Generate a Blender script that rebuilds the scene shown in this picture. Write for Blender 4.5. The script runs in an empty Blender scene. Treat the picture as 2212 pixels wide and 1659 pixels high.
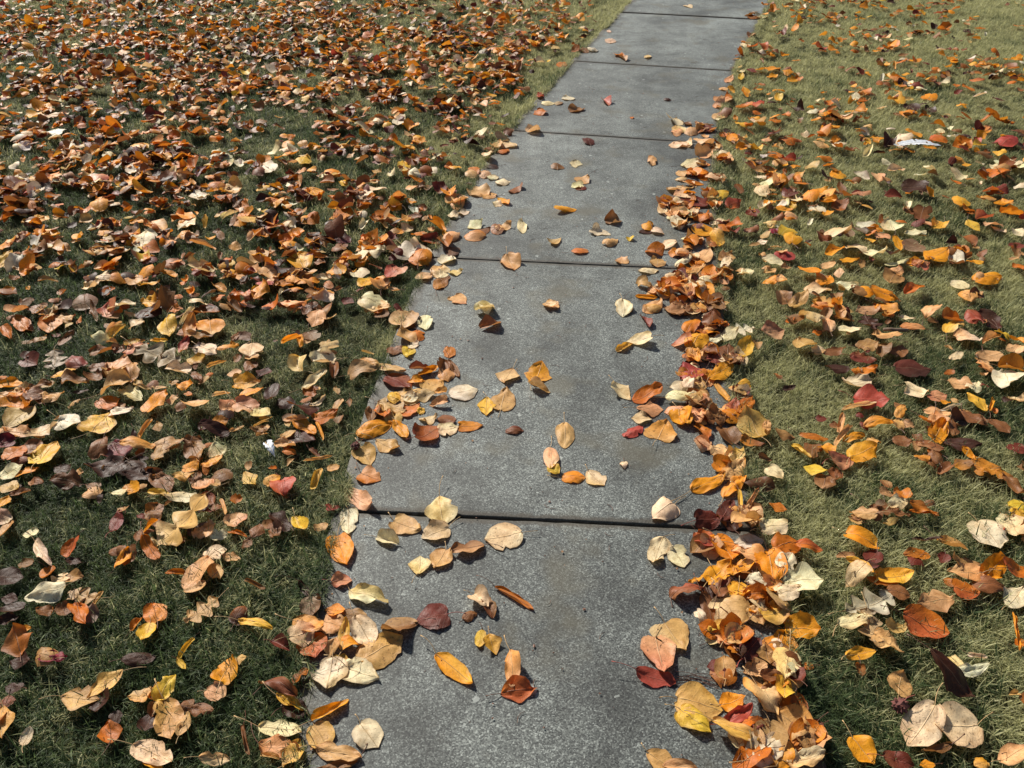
import bpy, math, random
import numpy as np

rng = np.random.default_rng(7)
random.seed(7)
sc = bpy.context.scene
C = sc.collection

# ---------------------------------------------------------------- camera, sky, sun, exposure
CAM_H = 1.68
PITCH = math.radians(36.2)
FPX = 1800.0 / 2212.0            # focal length in picture widths
cam_d = bpy.data.cameras.new('camera')
cam = bpy.data.objects.new('camera', cam_d)
C.objects.link(cam)
cam.location = (0, 0, CAM_H)
cam.rotation_euler = (math.pi / 2 - PITCH, 0, 0)
cam_d.sensor_fit = 'HORIZONTAL'
cam_d.sensor_width = 36.0
cam_d.lens = 36.0 * FPX
cam_d.clip_start = 0.05
cam_d.clip_end = 2000
sc.camera = cam

SUN_EL = math.radians(37)
SUN_DIR = (-0.68, 1.0)            # ground direction towards the sun
SUN_AZ = math.atan2(SUN_DIR[0], SUN_DIR[1])   # from +y, clockwise positive x
world = bpy.data.worlds.new('World')
sc.world = world
world.use_nodes = True
wn, wl = world.node_tree.nodes, world.node_tree.links
wn.clear()
sky = wn.new('ShaderNodeTexSky')
sky.sky_type = 'NISHITA'
sky.sun_disc = False
sky.sun_elevation = SUN_EL
sky.sun_rotation = SUN_AZ
sky.air_density = 1.0
sky.dust_density = 1.5
bg = wn.new('ShaderNodeBackground')
bg.inputs['Strength'].default_value = 0.056
wo = wn.new('ShaderNodeOutputWorld')
wl.new(sky.outputs[0], bg.inputs[0])
wl.new(bg.outputs[0], wo.inputs[0])

sun_d = bpy.data.lights.new('sun', 'SUN')
sun = bpy.data.objects.new('sun', sun_d)
C.objects.link(sun)
sun_d.energy = 5.0
sun_d.angle = math.radians(4.0)
sun_d.color = (1.0, 0.94, 0.84)
from mathutils import Vector, noise as mnoise
hx, hy = SUN_DIR
hl = math.hypot(hx, hy)
tosun = Vector((hx / hl * math.cos(SUN_EL), hy / hl * math.cos(SUN_EL), math.sin(SUN_EL)))
sun.rotation_euler = tosun.to_track_quat('Z', 'Y').to_euler()
sun.location = tosun * 30

sc.view_settings.view_transform = 'Standard'
sc.view_settings.look = 'None'
sc.view_settings.gamma = 1.0
sc.view_settings.use_curve_mapping = False
sc.view_settings.exposure = 0.46

# ---------------------------------------------------------------- ground geometry helpers
cp, sp = math.cos(PITCH), math.sin(PITCH)


def ground(px, py, z=0.0):
    """point of the plane at height z seen at (px, py) of a 2212 x 1659 view of the place"""
    u = (px - 1106.0) / 1800.0
    v = (py - 829.5) / 1800.0
    dy = cp - v * sp
    dz = -sp - v * cp
    t = (z - CAM_H) / dz
    return np.array([u * t, dy * t])


def project(x, y, z=0.0):
    zc = y * cp + (CAM_H - z) * sp
    yc = (CAM_H - z) * cp - y * sp
    return 1106 + 1800 * x / zc, 829.5 + 1800 * yc / zc


Lpts = [(1365, 0), (1235, 131), (1100, 281), (1000, 425), (925, 560), (885, 640), (850, 740), (800, 855),
        (765, 960), (728, 1090), (695, 1200), (668, 1320), (652, 1450), (640, 1600)]
Rpts = [(1668, 0), (1590, 150), (1556, 262), (1546, 330), (1545, 440), (1550, 567), (1562, 700), (1582, 850),
        (1612, 1000), (1642, 1140), (1702, 1350), (1768, 1600)]


def edge_fn(pts):
    g = np.array([ground(*p) for p in pts])
    g = g[np.argsort(g[:, 1])]
    # carry on past both ends
    a = g[0] + (g[0] - g[2]) / np.linalg.norm(g[0] - g[2]) * 3.0
    dirn = (g[-1] - g[-2]) / np.linalg.norm(g[-1] - g[-2])
    b = g[-1] + dirn * 3.0
    c = b + np.array([dirn[0] * 1.1, dirn[1]]) * 9
    g = np.vstack([a, g, b, c])
    ys = np.linspace(g[0, 1], g[-1, 1], 900)
    xs = np.interp(ys, g[:, 1], g[:, 0])
    k = np.ones(21) / 21
    xp = np.pad(xs, 10, mode='edge')
    xs2 = np.convolve(xp, k, mode='valid')
    xs2[:12] = xs[:12]
    xs2[-12:] = xs[-12:]
    return lambda y: np.interp(y, ys, xs2), ys[0], ys[-1]


edgeL, yL0, yL1 = edge_fn(Lpts)
edgeR, yR0, yR1 = edge_fn(Rpts)
Jpx = [((715, 1102), (1642, 1145)), ((925, 555), (1550, 584)), ((1100, 281), (1547, 310)),
       ((1235, 131), (1588, 153)), ((1338, 26), (1652, 42))]
joints = [(ground(*a)[1], ground(*b)[1]) for a, b in Jpx]
stepL = joints[4][0] - joints[3][0]
stepR = joints[4][1] - joints[3][1]
for i in range(5):
    joints.append((joints[-1][0] + stepL, joints[-1][1] + stepR))
joints = [(joints[0][0] - 3.0, joints[0][1] - 3.0), (joints[0][0] - 1.5, joints[0][1] - 1.5)] + joints

# ---------------------------------------------------------------- materials


def new_mat(name):
    m = bpy.data.materials.new(name)
    m.use_nodes = True
    m.node_tree.nodes.clear()
    return m, m.node_tree.nodes, m.node_tree.links


class G:
    """short hand for building node trees"""

    def __init__(s, name):
        s.m, s.n, s.l = new_mat(name)

    def node(s, kind, ins=None, **props):
        nd = s.n.new(kind)
        for k, v in props.items():
            setattr(nd, k, v)
        for k, v in (ins or {}).items():
            if isinstance(v, bpy.types.NodeSocket):
                s.l.new(v, nd.inputs[k])
            else:
                nd.inputs[k].default_value = v
        return nd

    def math(s, op, a, b=0.0, c=0.0, clamp=False):
        return s.node('ShaderNodeMath', {0: a, 1: b, 2: c}, operation=op, use_clamp=clamp).outputs[0]

    def noise(s, vec, scale, detail=3.0, rough=0.55, out='Fac'):
        return s.node('ShaderNodeTexNoise', {'Vector': vec, 'Scale': scale, 'Detail': detail, 'Roughness': rough}).outputs[out]

    def ramp(s, fac, stops, interp='LINEAR'):
        nd = s.node('ShaderNodeValToRGB', {'Fac': fac})
        cr = nd.color_ramp
        cr.interpolation = interp
        while len(cr.elements) < len(stops):
            cr.elements.new(0.5)
        for e, (p, c) in zip(cr.elements, stops):
            e.position = p
            e.color = (c, c, c, 1) if isinstance(c, (int, float)) else (*c, 1)
        return nd.outputs[0]

    def mix(s, fac, a, b, blend='MIX'):
        nd = s.node('ShaderNodeMix', data_type='RGBA', blend_type=blend)
        for k, v in ((0, fac), (6, a), (7, b)):
            if isinstance(v, bpy.types.NodeSocket):
                s.l.new(v, nd.inputs[k])
            else:
                nd.inputs[k].default_value = (*v, 1) if isinstance(v, tuple) and len(v) == 3 else v
        return nd.outputs[2]

    def out(s, sh):
        o = s.n.new('ShaderNodeOutputMaterial')
        s.l.new(sh, o.inputs[0])
        return s.m


def concrete_mat():
    g = G('weathered_concrete')
    pos = g.node('ShaderNodeNewGeometry').outputs['Position']
    grain = g.node('ShaderNodeTexVoronoi', {'Vector': pos, 'Scale': 330.0, 'Randomness': 1.0}).outputs['Color']
    gv = g.node('ShaderNodeSeparateColor', {0: grain}).outputs[0]
    fine = g.noise(pos, 420.0, 2.0)
    mid = g.noise(pos, 60.0, 4.0, 0.65)
    col = g.ramp(gv, [(0.0, (0.016, 0.018, 0.019)), (0.28, (0.058, 0.062, 0.060)), (0.6, (0.122, 0.128, 0.119)),
                      (0.86, (0.215, 0.223, 0.208)), (1.0, (0.38, 0.39, 0.365))])
    col = g.mix(g.ramp(fine, [(0.35, 0.0), (0.7, 0.5)]), col, (0.105, 0.110, 0.104))
    # smoother cement skin further up the path
    yy = g.node('ShaderNodeSeparateXYZ', {0: pos}).outputs[1]
    skin = g.math('MULTIPLY_ADD', yy, 0.062, -0.12, clamp=True)
    skin = g.math('MULTIPLY', skin, g.ramp(g.noise(pos, 1.6, 4.0), [(0.3, 0.5), (0.6, 1.3)]), clamp=True)
    col = g.mix(skin, col, (0.185, 0.192, 0.182))
    big = g.noise(pos, 1.7, 5.0, 0.6)
    col = g.mix(1.0, col, g.ramp(big, [(0.36, 0.50), (0.5, 0.95), (0.62, 1.20)]), 'MULTIPLY')
    blot = g.noise(pos, 7.0, 5.0, 0.7)
    col = g.mix(1.0, col, g.ramp(blot, [(0.38, 0.70), (0.5, 1.0), (0.64, 1.22)]), 'MULTIPLY')
    col = g.mix(1.0, col, g.ramp(mid, [(0.3, 0.82), (0.55, 1.0), (0.75, 1.15)]), 'MULTIPLY')
    # hairline cracks
    cw = g.node('ShaderNodeVectorMath', {0: pos, 1: g.node('ShaderNodeTexNoise', {'Vector': pos, 'Scale': 3.0, 'Detail': 4.0}).outputs['Color']}, operation='ADD').outputs[0]
    crk = g.node('ShaderNodeTexVoronoi', {'Vector': cw, 'Scale': 0.55}, feature='DISTANCE_TO_EDGE').outputs['Distance']
    crk = g.math('LESS_THAN', crk, 0.0011)
    col = g.mix(g.math('MULTIPLY', crk, 0.55), col, (0.03, 0.03, 0.028))
    # brown leaf-tannin stains
    st = g.noise(g.node('ShaderNodeVectorMath', {0: pos, 1: (3.3, 1.7, 0)}, operation='ADD').outputs[0], 4.2, 3.0)
    col = g.mix(g.ramp(st, [(0.55, 0.0), (0.68, 0.55)]), col, (0.10, 0.085, 0.055))
    # pale lichen flecks
    v2 = g.node('ShaderNodeTexVoronoi', {'Vector': g.node('ShaderNodeVectorMath', {0: pos, 1: (1.0, 0.8, 1.0)}, operation='MULTIPLY').outputs[0], 'Scale': 17.0})
    fl = g.math('LESS_THAN', g.math('ADD', v2.outputs['Distance'], g.math('MULTIPLY', g.noise(pos, 90.0, 2.0), 0.35)), 0.30)
    pick = g.math('GREATER_THAN', g.node('ShaderNodeSeparateColor', {0: v2.outputs['Color']}).outputs[1], 0.86)
    col = g.mix(g.math('MULTIPLY', g.math('MULTIPLY', fl, pick), 0.5), col, (0.46, 0.47, 0.44))
    info = g.node('ShaderNodeObjectInfo')
    col = g.mix(1.0, col, g.ramp(info.outputs['Random'], [(0.0, 0.84), (1.0, 1.12)]), 'MULTIPLY')
    col = g.mix(1.0, col, (0.95, 1.0, 0.985), 'MULTIPLY')
    rim = g.node('ShaderNodeAttribute', attribute_name='rim').outputs['Fac']
    dn = g.noise(pos, 26.0, 5.0, 0.7)
    dirt = g.math('MULTIPLY', g.math('SUBTRACT', g.math('MULTIPLY', dn, 0.11), rim), 28.0, clamp=True)
    col = g.mix(g.math('MULTIPLY', dirt, 0.75), col, (0.050, 0.040, 0.026))
    h = g.math('ADD', g.math('MULTIPLY', gv, 0.6), g.math('MULTIPLY', fine, 0.7))
    h = g.math('ADD', h, g.math('MULTIPLY', mid, 1.2))
    bump = g.node('ShaderNodeBump', {'Height': h, 'Distance': 0.0014, 'Strength': 0.5})
    b = g.node('ShaderNodeBsdfPrincipled', {'Base Color': col, 'Roughness': 0.62, 'Specular IOR Level': 0.42, 'Normal': bump.outputs[0]})
    return g.out(b.outputs[0])


def soil_mat():
    g = G('thatch_and_soil')
    pos = g.node('ShaderNodeNewGeometry').outputs['Position']
    n1 = g.noise(pos, 150.0, 4.0, 0.7)
    n2 = g.noise(pos, 1.2, 4.0)
    col = g.ramp(n1, [(0.3, (0.02, 0.018, 0.01)), (0.55, (0.045, 0.045, 0.02)), (0.75, (0.20, 0.17, 0.08))])
    far = g.ramp(g.noise(pos, 30.0, 5.0, 0.7), [(0.3, (0.06, 0.07, 0.025)), (0.7, (0.17, 0.15, 0.07))])
    yy = g.node('ShaderNodeVectorMath', {0: pos}, operation='LENGTH').outputs['Value']
    col = g.mix(g.math('MULTIPLY_ADD', yy, 0.12, -1.3, clamp=True), col, far)
    col = g.mix(0.35, col, g.ramp(n2, [(0.35, (0.03, 0.045, 0.015)), (0.65, (0.08, 0.075, 0.03))]))
    bump = g.node('ShaderNodeBump', {'Height': n1, 'Distance': 0.01, 'Strength': 0.8})
    b = g.node('ShaderNodeBsdfPrincipled', {'Base Color': col, 'Roughness': 0.95, 'Specular IOR Level': 0.1, 'Normal': bump.outputs[0]})
    return g.out(b.outputs[0])


def grass_mat():
    g = G('grass_blades')
    pos = g.node('ShaderNodeNewGeometry').outputs['Position']
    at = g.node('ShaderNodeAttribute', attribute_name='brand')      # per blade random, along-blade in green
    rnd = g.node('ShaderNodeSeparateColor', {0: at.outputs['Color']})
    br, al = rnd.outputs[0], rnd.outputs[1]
    sep = g.node('ShaderNodeSeparateXYZ', {0: pos})
    flat = g.node('ShaderNodeCombineXYZ', {0: sep.outputs[0], 1: sep.outputs[1], 2: 0.0}).outputs[0]
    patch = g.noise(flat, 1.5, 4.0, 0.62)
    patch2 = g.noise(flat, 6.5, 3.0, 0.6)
    side = g.math('MINIMUM', g.math('MAXIMUM', g.math('MULTIPLY_ADD', sep.outputs[0], 0.22, 0.02), -0.34), 0.27)         # strawier lawn right of the path; left lawn's shade put into greener, darker colour
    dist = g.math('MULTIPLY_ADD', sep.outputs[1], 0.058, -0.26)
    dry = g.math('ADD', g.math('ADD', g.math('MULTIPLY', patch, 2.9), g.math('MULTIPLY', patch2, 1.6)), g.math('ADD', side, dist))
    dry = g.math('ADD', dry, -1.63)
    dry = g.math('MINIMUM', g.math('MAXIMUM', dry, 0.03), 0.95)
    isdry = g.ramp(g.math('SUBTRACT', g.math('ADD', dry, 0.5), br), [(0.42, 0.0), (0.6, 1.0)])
    green = g.ramp(g.noise(pos, 55.0, 2.0), [(0.3, (0.030, 0.058, 0.022)), (0.52, (0.070, 0.115, 0.042)), (0.75, (0.20, 0.27, 0.10))])
    straw = g.ramp(g.noise(pos, 75.0, 2.0), [(0.3, (0.36, 0.35, 0.15)), (0.55, (0.58, 0.57, 0.29)), (0.78, (0.78, 0.76, 0.46))])
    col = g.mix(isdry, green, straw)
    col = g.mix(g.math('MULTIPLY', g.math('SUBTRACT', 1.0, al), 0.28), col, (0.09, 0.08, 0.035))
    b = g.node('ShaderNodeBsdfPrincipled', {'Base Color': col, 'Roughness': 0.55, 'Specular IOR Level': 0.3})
    t = g.node('ShaderNodeBsdfTranslucent', {'Color': col})
    mx = g.node('ShaderNodeMixShader', {0: 0.5, 1: b.outputs[0], 2: t.outputs[0]})
    return g.out(mx.outputs[0])


def leaf_mat():
    g = G('dry_leaf')
    colA = g.node('ShaderNodeAttribute', attribute_name='lcol').outputs['Color']
    rndA = g.node('ShaderNodeAttribute', attribute_name='lrand')
    lr = rndA.outputs['Fac']
    uv = g.node('ShaderNodeUVMap', uv_map='leafuv').outputs[0]
    s = g.node('ShaderNodeSeparateXYZ', {0: uv})
    u = s.outputs[0]
    v = g.math('ABSOLUTE', g.math('MULTIPLY_ADD', s.outputs[1], 2.0, -1.0))
    off = g.node('ShaderNodeCombineXYZ', {0: g.math('MULTIPLY', lr, 91.0), 1: g.math('MULTIPLY', lr, 37.0), 2: lr}).outputs[0]
    uvs = g.node('ShaderNodeVectorMath', {0: uv, 1: (1.25, 1.0, 1.0)}, operation='MULTIPLY').outputs[0]
    p = g.node('ShaderNodeVectorMath', {0: uvs, 1: off}, operation='ADD').outputs[0]
    mot = g.noise(p, 3.2, 4.0, 0.65)
    finem = g.noise(p, 16.0, 3.0, 0.6)
    col = g.mix(1.0, colA, g.ramp(mot, [(0.3, (0.78, 0.70, 0.60)), (0.5, (1.0, 1.0, 1.0)), (0.72, (1.16, 1.18, 1.2))]), 'MULTIPLY')
    col = g.mix(1.0, col, g.ramp(finem, [(0.3, 0.86), (0.7, 1.1)]), 'MULTIPLY')
    # dark specks, on some leaves only
    spn = g.noise(p, 11.0, 2.0, 0.5)
    many = g.math('MULTIPLY_ADD', g.math('FRACT', g.math('MULTIPLY', lr, 7.31)), 0.12, 0.60)
    spk = g.math('MULTIPLY', g.math('SUBTRACT', spn, many), 14.0, clamp=True)
    col = g.mix(g.math('MULTIPLY', spk, 0.55), col, (0.10, 0.035, 0.015))
    # veins
    rib = g.math('SUBTRACT', 1.0, g.math('MULTIPLY', v, 22.0), clamp=True)
    sv = g.math('SINE', g.math('MULTIPLY', g.math('ADD', g.math('SUBTRACT', u, g.math('MULTIPLY', g.math('POWER', v, 0.8), 0.26)), g.math('MULTIPLY', mot, 0.16)), 41.0))
    sv = g.math('MULTIPLY', g.math('SUBTRACT', sv, 0.86), 7.0, clamp=True)
    col = g.mix(g.math('MULTIPLY', rib, 0.45), col, g.mix(0.5, col, (0.62, 0.44, 0.24)))
    col = g.mix(g.math('MULTIPLY', g.math('MULTIPLY', sv, g.ramp(finem, [(0.35, 0.0), (0.65, 1.0)])), 0.12), col, (0.30, 0.16, 0.07))
    back = g.node('ShaderNodeNewGeometry').outputs['Backfacing']
    col = g.mix(g.math('MULTIPLY', back, 0.18), col, (0.44, 0.26, 0.11))
    hgt = g.math('ADD', g.math('ADD', g.math('MULTIPLY', rib, 1.2), g.math('MULTIPLY', sv, 0.25)), g.math('MULTIPLY', mot, 2.0))
    hgt = g.math('ADD', hgt, g.math('MULTIPLY', finem, 0.6))
    bump = g.node('ShaderNodeBump', {'Height': hgt, 'Distance': 0.0010, 'Strength': 0.8})
    b = g.node('ShaderNodeBsdfPrincipled', {'Base Color': col, 'Roughness': g.math('MULTIPLY_ADD', mot, 0.30, 0.36), 'Specular IOR Level': 0.30, 'Normal': bump.outputs[0]})
    t = g.node('ShaderNodeBsdfTranslucent', {'Color': g.mix(0.5, col, g.mix(1.0, col, (1.0, 0.70, 0.25), 'MULTIPLY'))})
    mx = g.node('ShaderNodeMixShader', {0: 0.33, 1: b.outputs[0], 2: t.outputs[0]})
    return g.out(mx.outputs[0])


def plain_mat(name, col, rough=0.6, var=0.3, scale=80.0):
    g = G(name)
    tc = g.node('ShaderNodeTexCoord').outputs['Object']
    n = g.noise(tc, scale, 3.0)
    c = g.mix(1.0, col, g.ramp(n, [(0.3, 1 - var), (0.7, 1 + var)]), 'MULTIPLY')
    b = g.node('ShaderNodeBsdfPrincipled', {'Base Color': c, 'Roughness': rough})
    return g.out(b.outputs[0])


M_conc = concrete_mat()
M_soil = soil_mat()
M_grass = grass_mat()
M_leaf = leaf_mat()
M_stalk_pale = plain_mat('stalk_pale', (0.42, 0.27, 0.12))
M_stalk_dark = plain_mat('stalk_dark', (0.13, 0.055, 0.03))
M_stalk_red = plain_mat('stalk_red', (0.30, 0.06, 0.04))
M_twig = plain_mat('bark', (0.13, 0.085, 0.055), 0.85)
M_feather = plain_mat('feather_vane', (0.66, 0.69, 0.72), 0.5, 0.15, 120.0)
M_pod = plain_mat('dried_pod', (0.11, 0.03, 0.022), 0.8)


def mesh_obj(name, verts, faces, mat, parent=None, smooth=False):
    me = bpy.data.meshes.new(name)
    me.from_pydata([tuple(map(float, v)) for v in verts], [], faces)
    if smooth:
        me.polygons.foreach_set('use_smooth', [True] * len(me.polygons))
    me.materials.append(mat)
    o = bpy.data.objects.new(name, me)
    C.objects.link(o)
    if parent:
        o.parent = parent
    return o


# ---------------------------------------------------------------- lawn ground and path
def hills(x, y):
    return -0.024 + 0.004 * np.sin(x * 2.1 + 1) * np.cos(y * 1.7)


xs = np.concatenate([[-900, -200, -50, -20], np.linspace(-9, 9, 73), [20, 50, 200, 900]])
ys = np.concatenate([[-900, -200, -50, -12], np.linspace(-3, 17, 81), [30, 60, 200, 900]])
vv = [(x, y, hills(x, y)) for y in ys for x in xs]
nx = len(xs)
ff = [(j * nx + i, j * nx + i + 1, (j + 1) * nx + i + 1, (j + 1) * nx + i) for j in range(len(ys) - 1) for i in range(nx - 1)]
lawn = mesh_obj('lawn', vv, ff, M_soil, smooth=True)
lawn['kind'] = 'structure'

# bed under the slabs (what shows dark inside the joints)
bv, bf = [], []
ny = 60
y_a, y_b = joints[0][0], joints[-1][0]
for i in range(ny + 1):
    y = y_a + (y_b - y_a) * i / ny
    bv += [(edgeL(y) + 0.015, y, -0.018), (edgeR(y) - 0.015, y, -0.018)]
    if i:
        k = 2 * i
        bf.append((k - 2, k - 1, k + 1, k))
path = mesh_obj('path', bv, bf, plain_mat('joint_dirt', (0.02, 0.018, 0.014), 0.95))
path['kind'] = 'structure'
GAP = 0.0115
for si in range(len(joints) - 1):
    (l0, r0), (l1, r1) = joints[si], joints[si + 1]
    ga = GAP * random.uniform(0.8, 1.1) * {2: 1.6, 3: 1.4, 4: 1.6, 5: 2.1, 6: 2.6}.get(si, 1.2)
    l0 += ga / 2
    r0 += ga / 2
    gb = GAP * {1: 1.6, 2: 1.4, 3: 1.6, 4: 2.1, 5: 2.6}.get(si, 1.2)
    l1 -= gb / 2
    r1 -= gb / 2
    n, mm = 48, 40
    vs = []
    lift = random.uniform(-0.0015, 0.0015)
    for i in range(n + 1):
        t = i / n
        for j in range(mm + 1):
            s = j / mm
            # tight rows by the rims so that they round off
            tt = t
            yl = l0 + (l1 - l0) * tt
            yr = r0 + (r1 - r0) * tt
            xl, xr = float(edgeL(yl)), float(edgeR(yr))
            x = xl + (xr - xl) * s
            y = yl + (yr - yl) * s
            wob = 0.0016 * mnoise.noise((x * 22, y * 22, 3.0)) + 0.0009 * mnoise.noise((x * 70, y * 70, 1.0))
            if i in (0, n):
                y += wob * (1.6 if i == 0 else -1.6)
            if j in (0, mm):
                x += wob * 2.0
            vs.append((x, y, lift + 0.0012 * mnoise.noise((x * 3, y * 3, 0))))
    fs = [(i * (mm + 1) + j, i * (mm + 1) + j + 1, (i + 1) * (mm + 1) + j + 1, (i + 1) * (mm + 1) + j) for i in range(n) for j in range(mm)]
    # rounded shoulder then skirt all round
    ring = [j for j in range(mm + 1)] + [i * (mm + 1) + mm for i in range(1, n + 1)] + \
           [n * (mm + 1) + j for j in range(mm - 1, -1, -1)] + [i * (mm + 1) for i in range(n - 1, 0, -1)]
    V = np.array(vs)
    cen = V.mean(axis=0)
    prev = ring
    R = V[ring][:, :2]
    tang = np.roll(R, -1, axis=0) - np.roll(R, 1, axis=0)
    nrm = np.stack([tang[:, 1], -tang[:, 0]], axis=1)
    nrm /= np.linalg.norm(nrm, axis=1)[:, None]
    for off, dz in ((0.0022, -0.0008), (0.0038, -0.0028), (0.0042, -0.018)):
        base = len(V)
        P = R + nrm * off
        V = np.vstack([V, np.column_stack([P, V[ring][:, 2] + dz])])
        cur = list(range(base, base + len(ring)))
        for a in range(len(ring)):
            b = (a + 1) % len(ring)
            fs.append((prev[a], cur[a], cur[b], prev[b]))
        prev = cur
    so_ = mesh_obj('slab', V, fs, M_conc, path, smooth=True)
    dl_ = V[:, 0] - edgeL(V[:, 1])
    dr_ = edgeR(V[:, 1]) - V[:, 0]
    fr_ = np.clip(dl_ / np.maximum(dl_ + dr_, 1e-6), 0, 1)
    dj_ = np.minimum(V[:, 1] - (l0 + (r0 - l0) * fr_), (l1 + (r1 - l1) * fr_) - V[:, 1]) * 3.0
    at_ = so_.data.attributes.new('rim', 'FLOAT', 'POINT')
    at_.data.foreach_set('value', np.maximum(np.minimum(np.minimum(dl_, dr_), dj_), 0).astype(np.float32))

# ---------------------------------------------------------------- grass: real blades in tufts, set out by geometry nodes
def blade_tuft(r, nb, var):
    P, F, A = [], [], []
    for _ in range(nb):
        a = random.uniform(0, 2 * math.pi)
        rr = r * math.sqrt(random.random())
        x, y = rr * math.cos(a), rr * math.sin(a)
        L = random.uniform(0.018, 0.045) * (1.4 if random.random() < 0.10 else 1)
        w = random.uniform(0.0006, 0.0014)
        h = random.uniform(0, 2 * math.pi)
        dx, dy = math.cos(h), math.sin(h)
        if random.random() < 0.05:
            L, w = random.uniform(0.04, 0.065), random.uniform(0.0016, 0.0024)
        pit = random.uniform(0.45, 1.4)          # start angle up from the ground
        bend = random.uniform(0.2, 1.9)
        side = random.uniform(-0.9, 0.9)
        rnd = random.random()
        px, py, pz = x, y, 0.0
        base = len(P)
        seg = 4
        for k in range(seg + 1):
            t = k / seg
            ww = w * (1 - t) ** 0.6 if k < seg else 0
            ca, sa = math.cos(h + side * t), math.sin(h + side * t)
            nxv, nyv = -sa, ca
            if k < seg:
                P += [(px - nxv * ww, py - nyv * ww, pz), (px + nxv * ww, py + nyv * ww, pz)]
                A += [(rnd, t, 0, 1)] * 2
            else:
                P.append((px, py, pz))
                A.append((rnd, t, 0, 1))
            ang = pit - bend * t
            st = L / seg
            px += st * math.cos(ang) * ca
            py += st * math.cos(ang) * sa
            pz = max(0.001, pz + st * math.sin(ang))
        for k in range(seg - 1):
            F.append((base + 2 * k, base + 2 * k + 1, base + 2 * k + 3, base + 2 * k + 2))
        F.append((base + 2 * seg - 2, base + 2 * seg - 1, base + 2 * seg))
    return P, F, A


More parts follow.
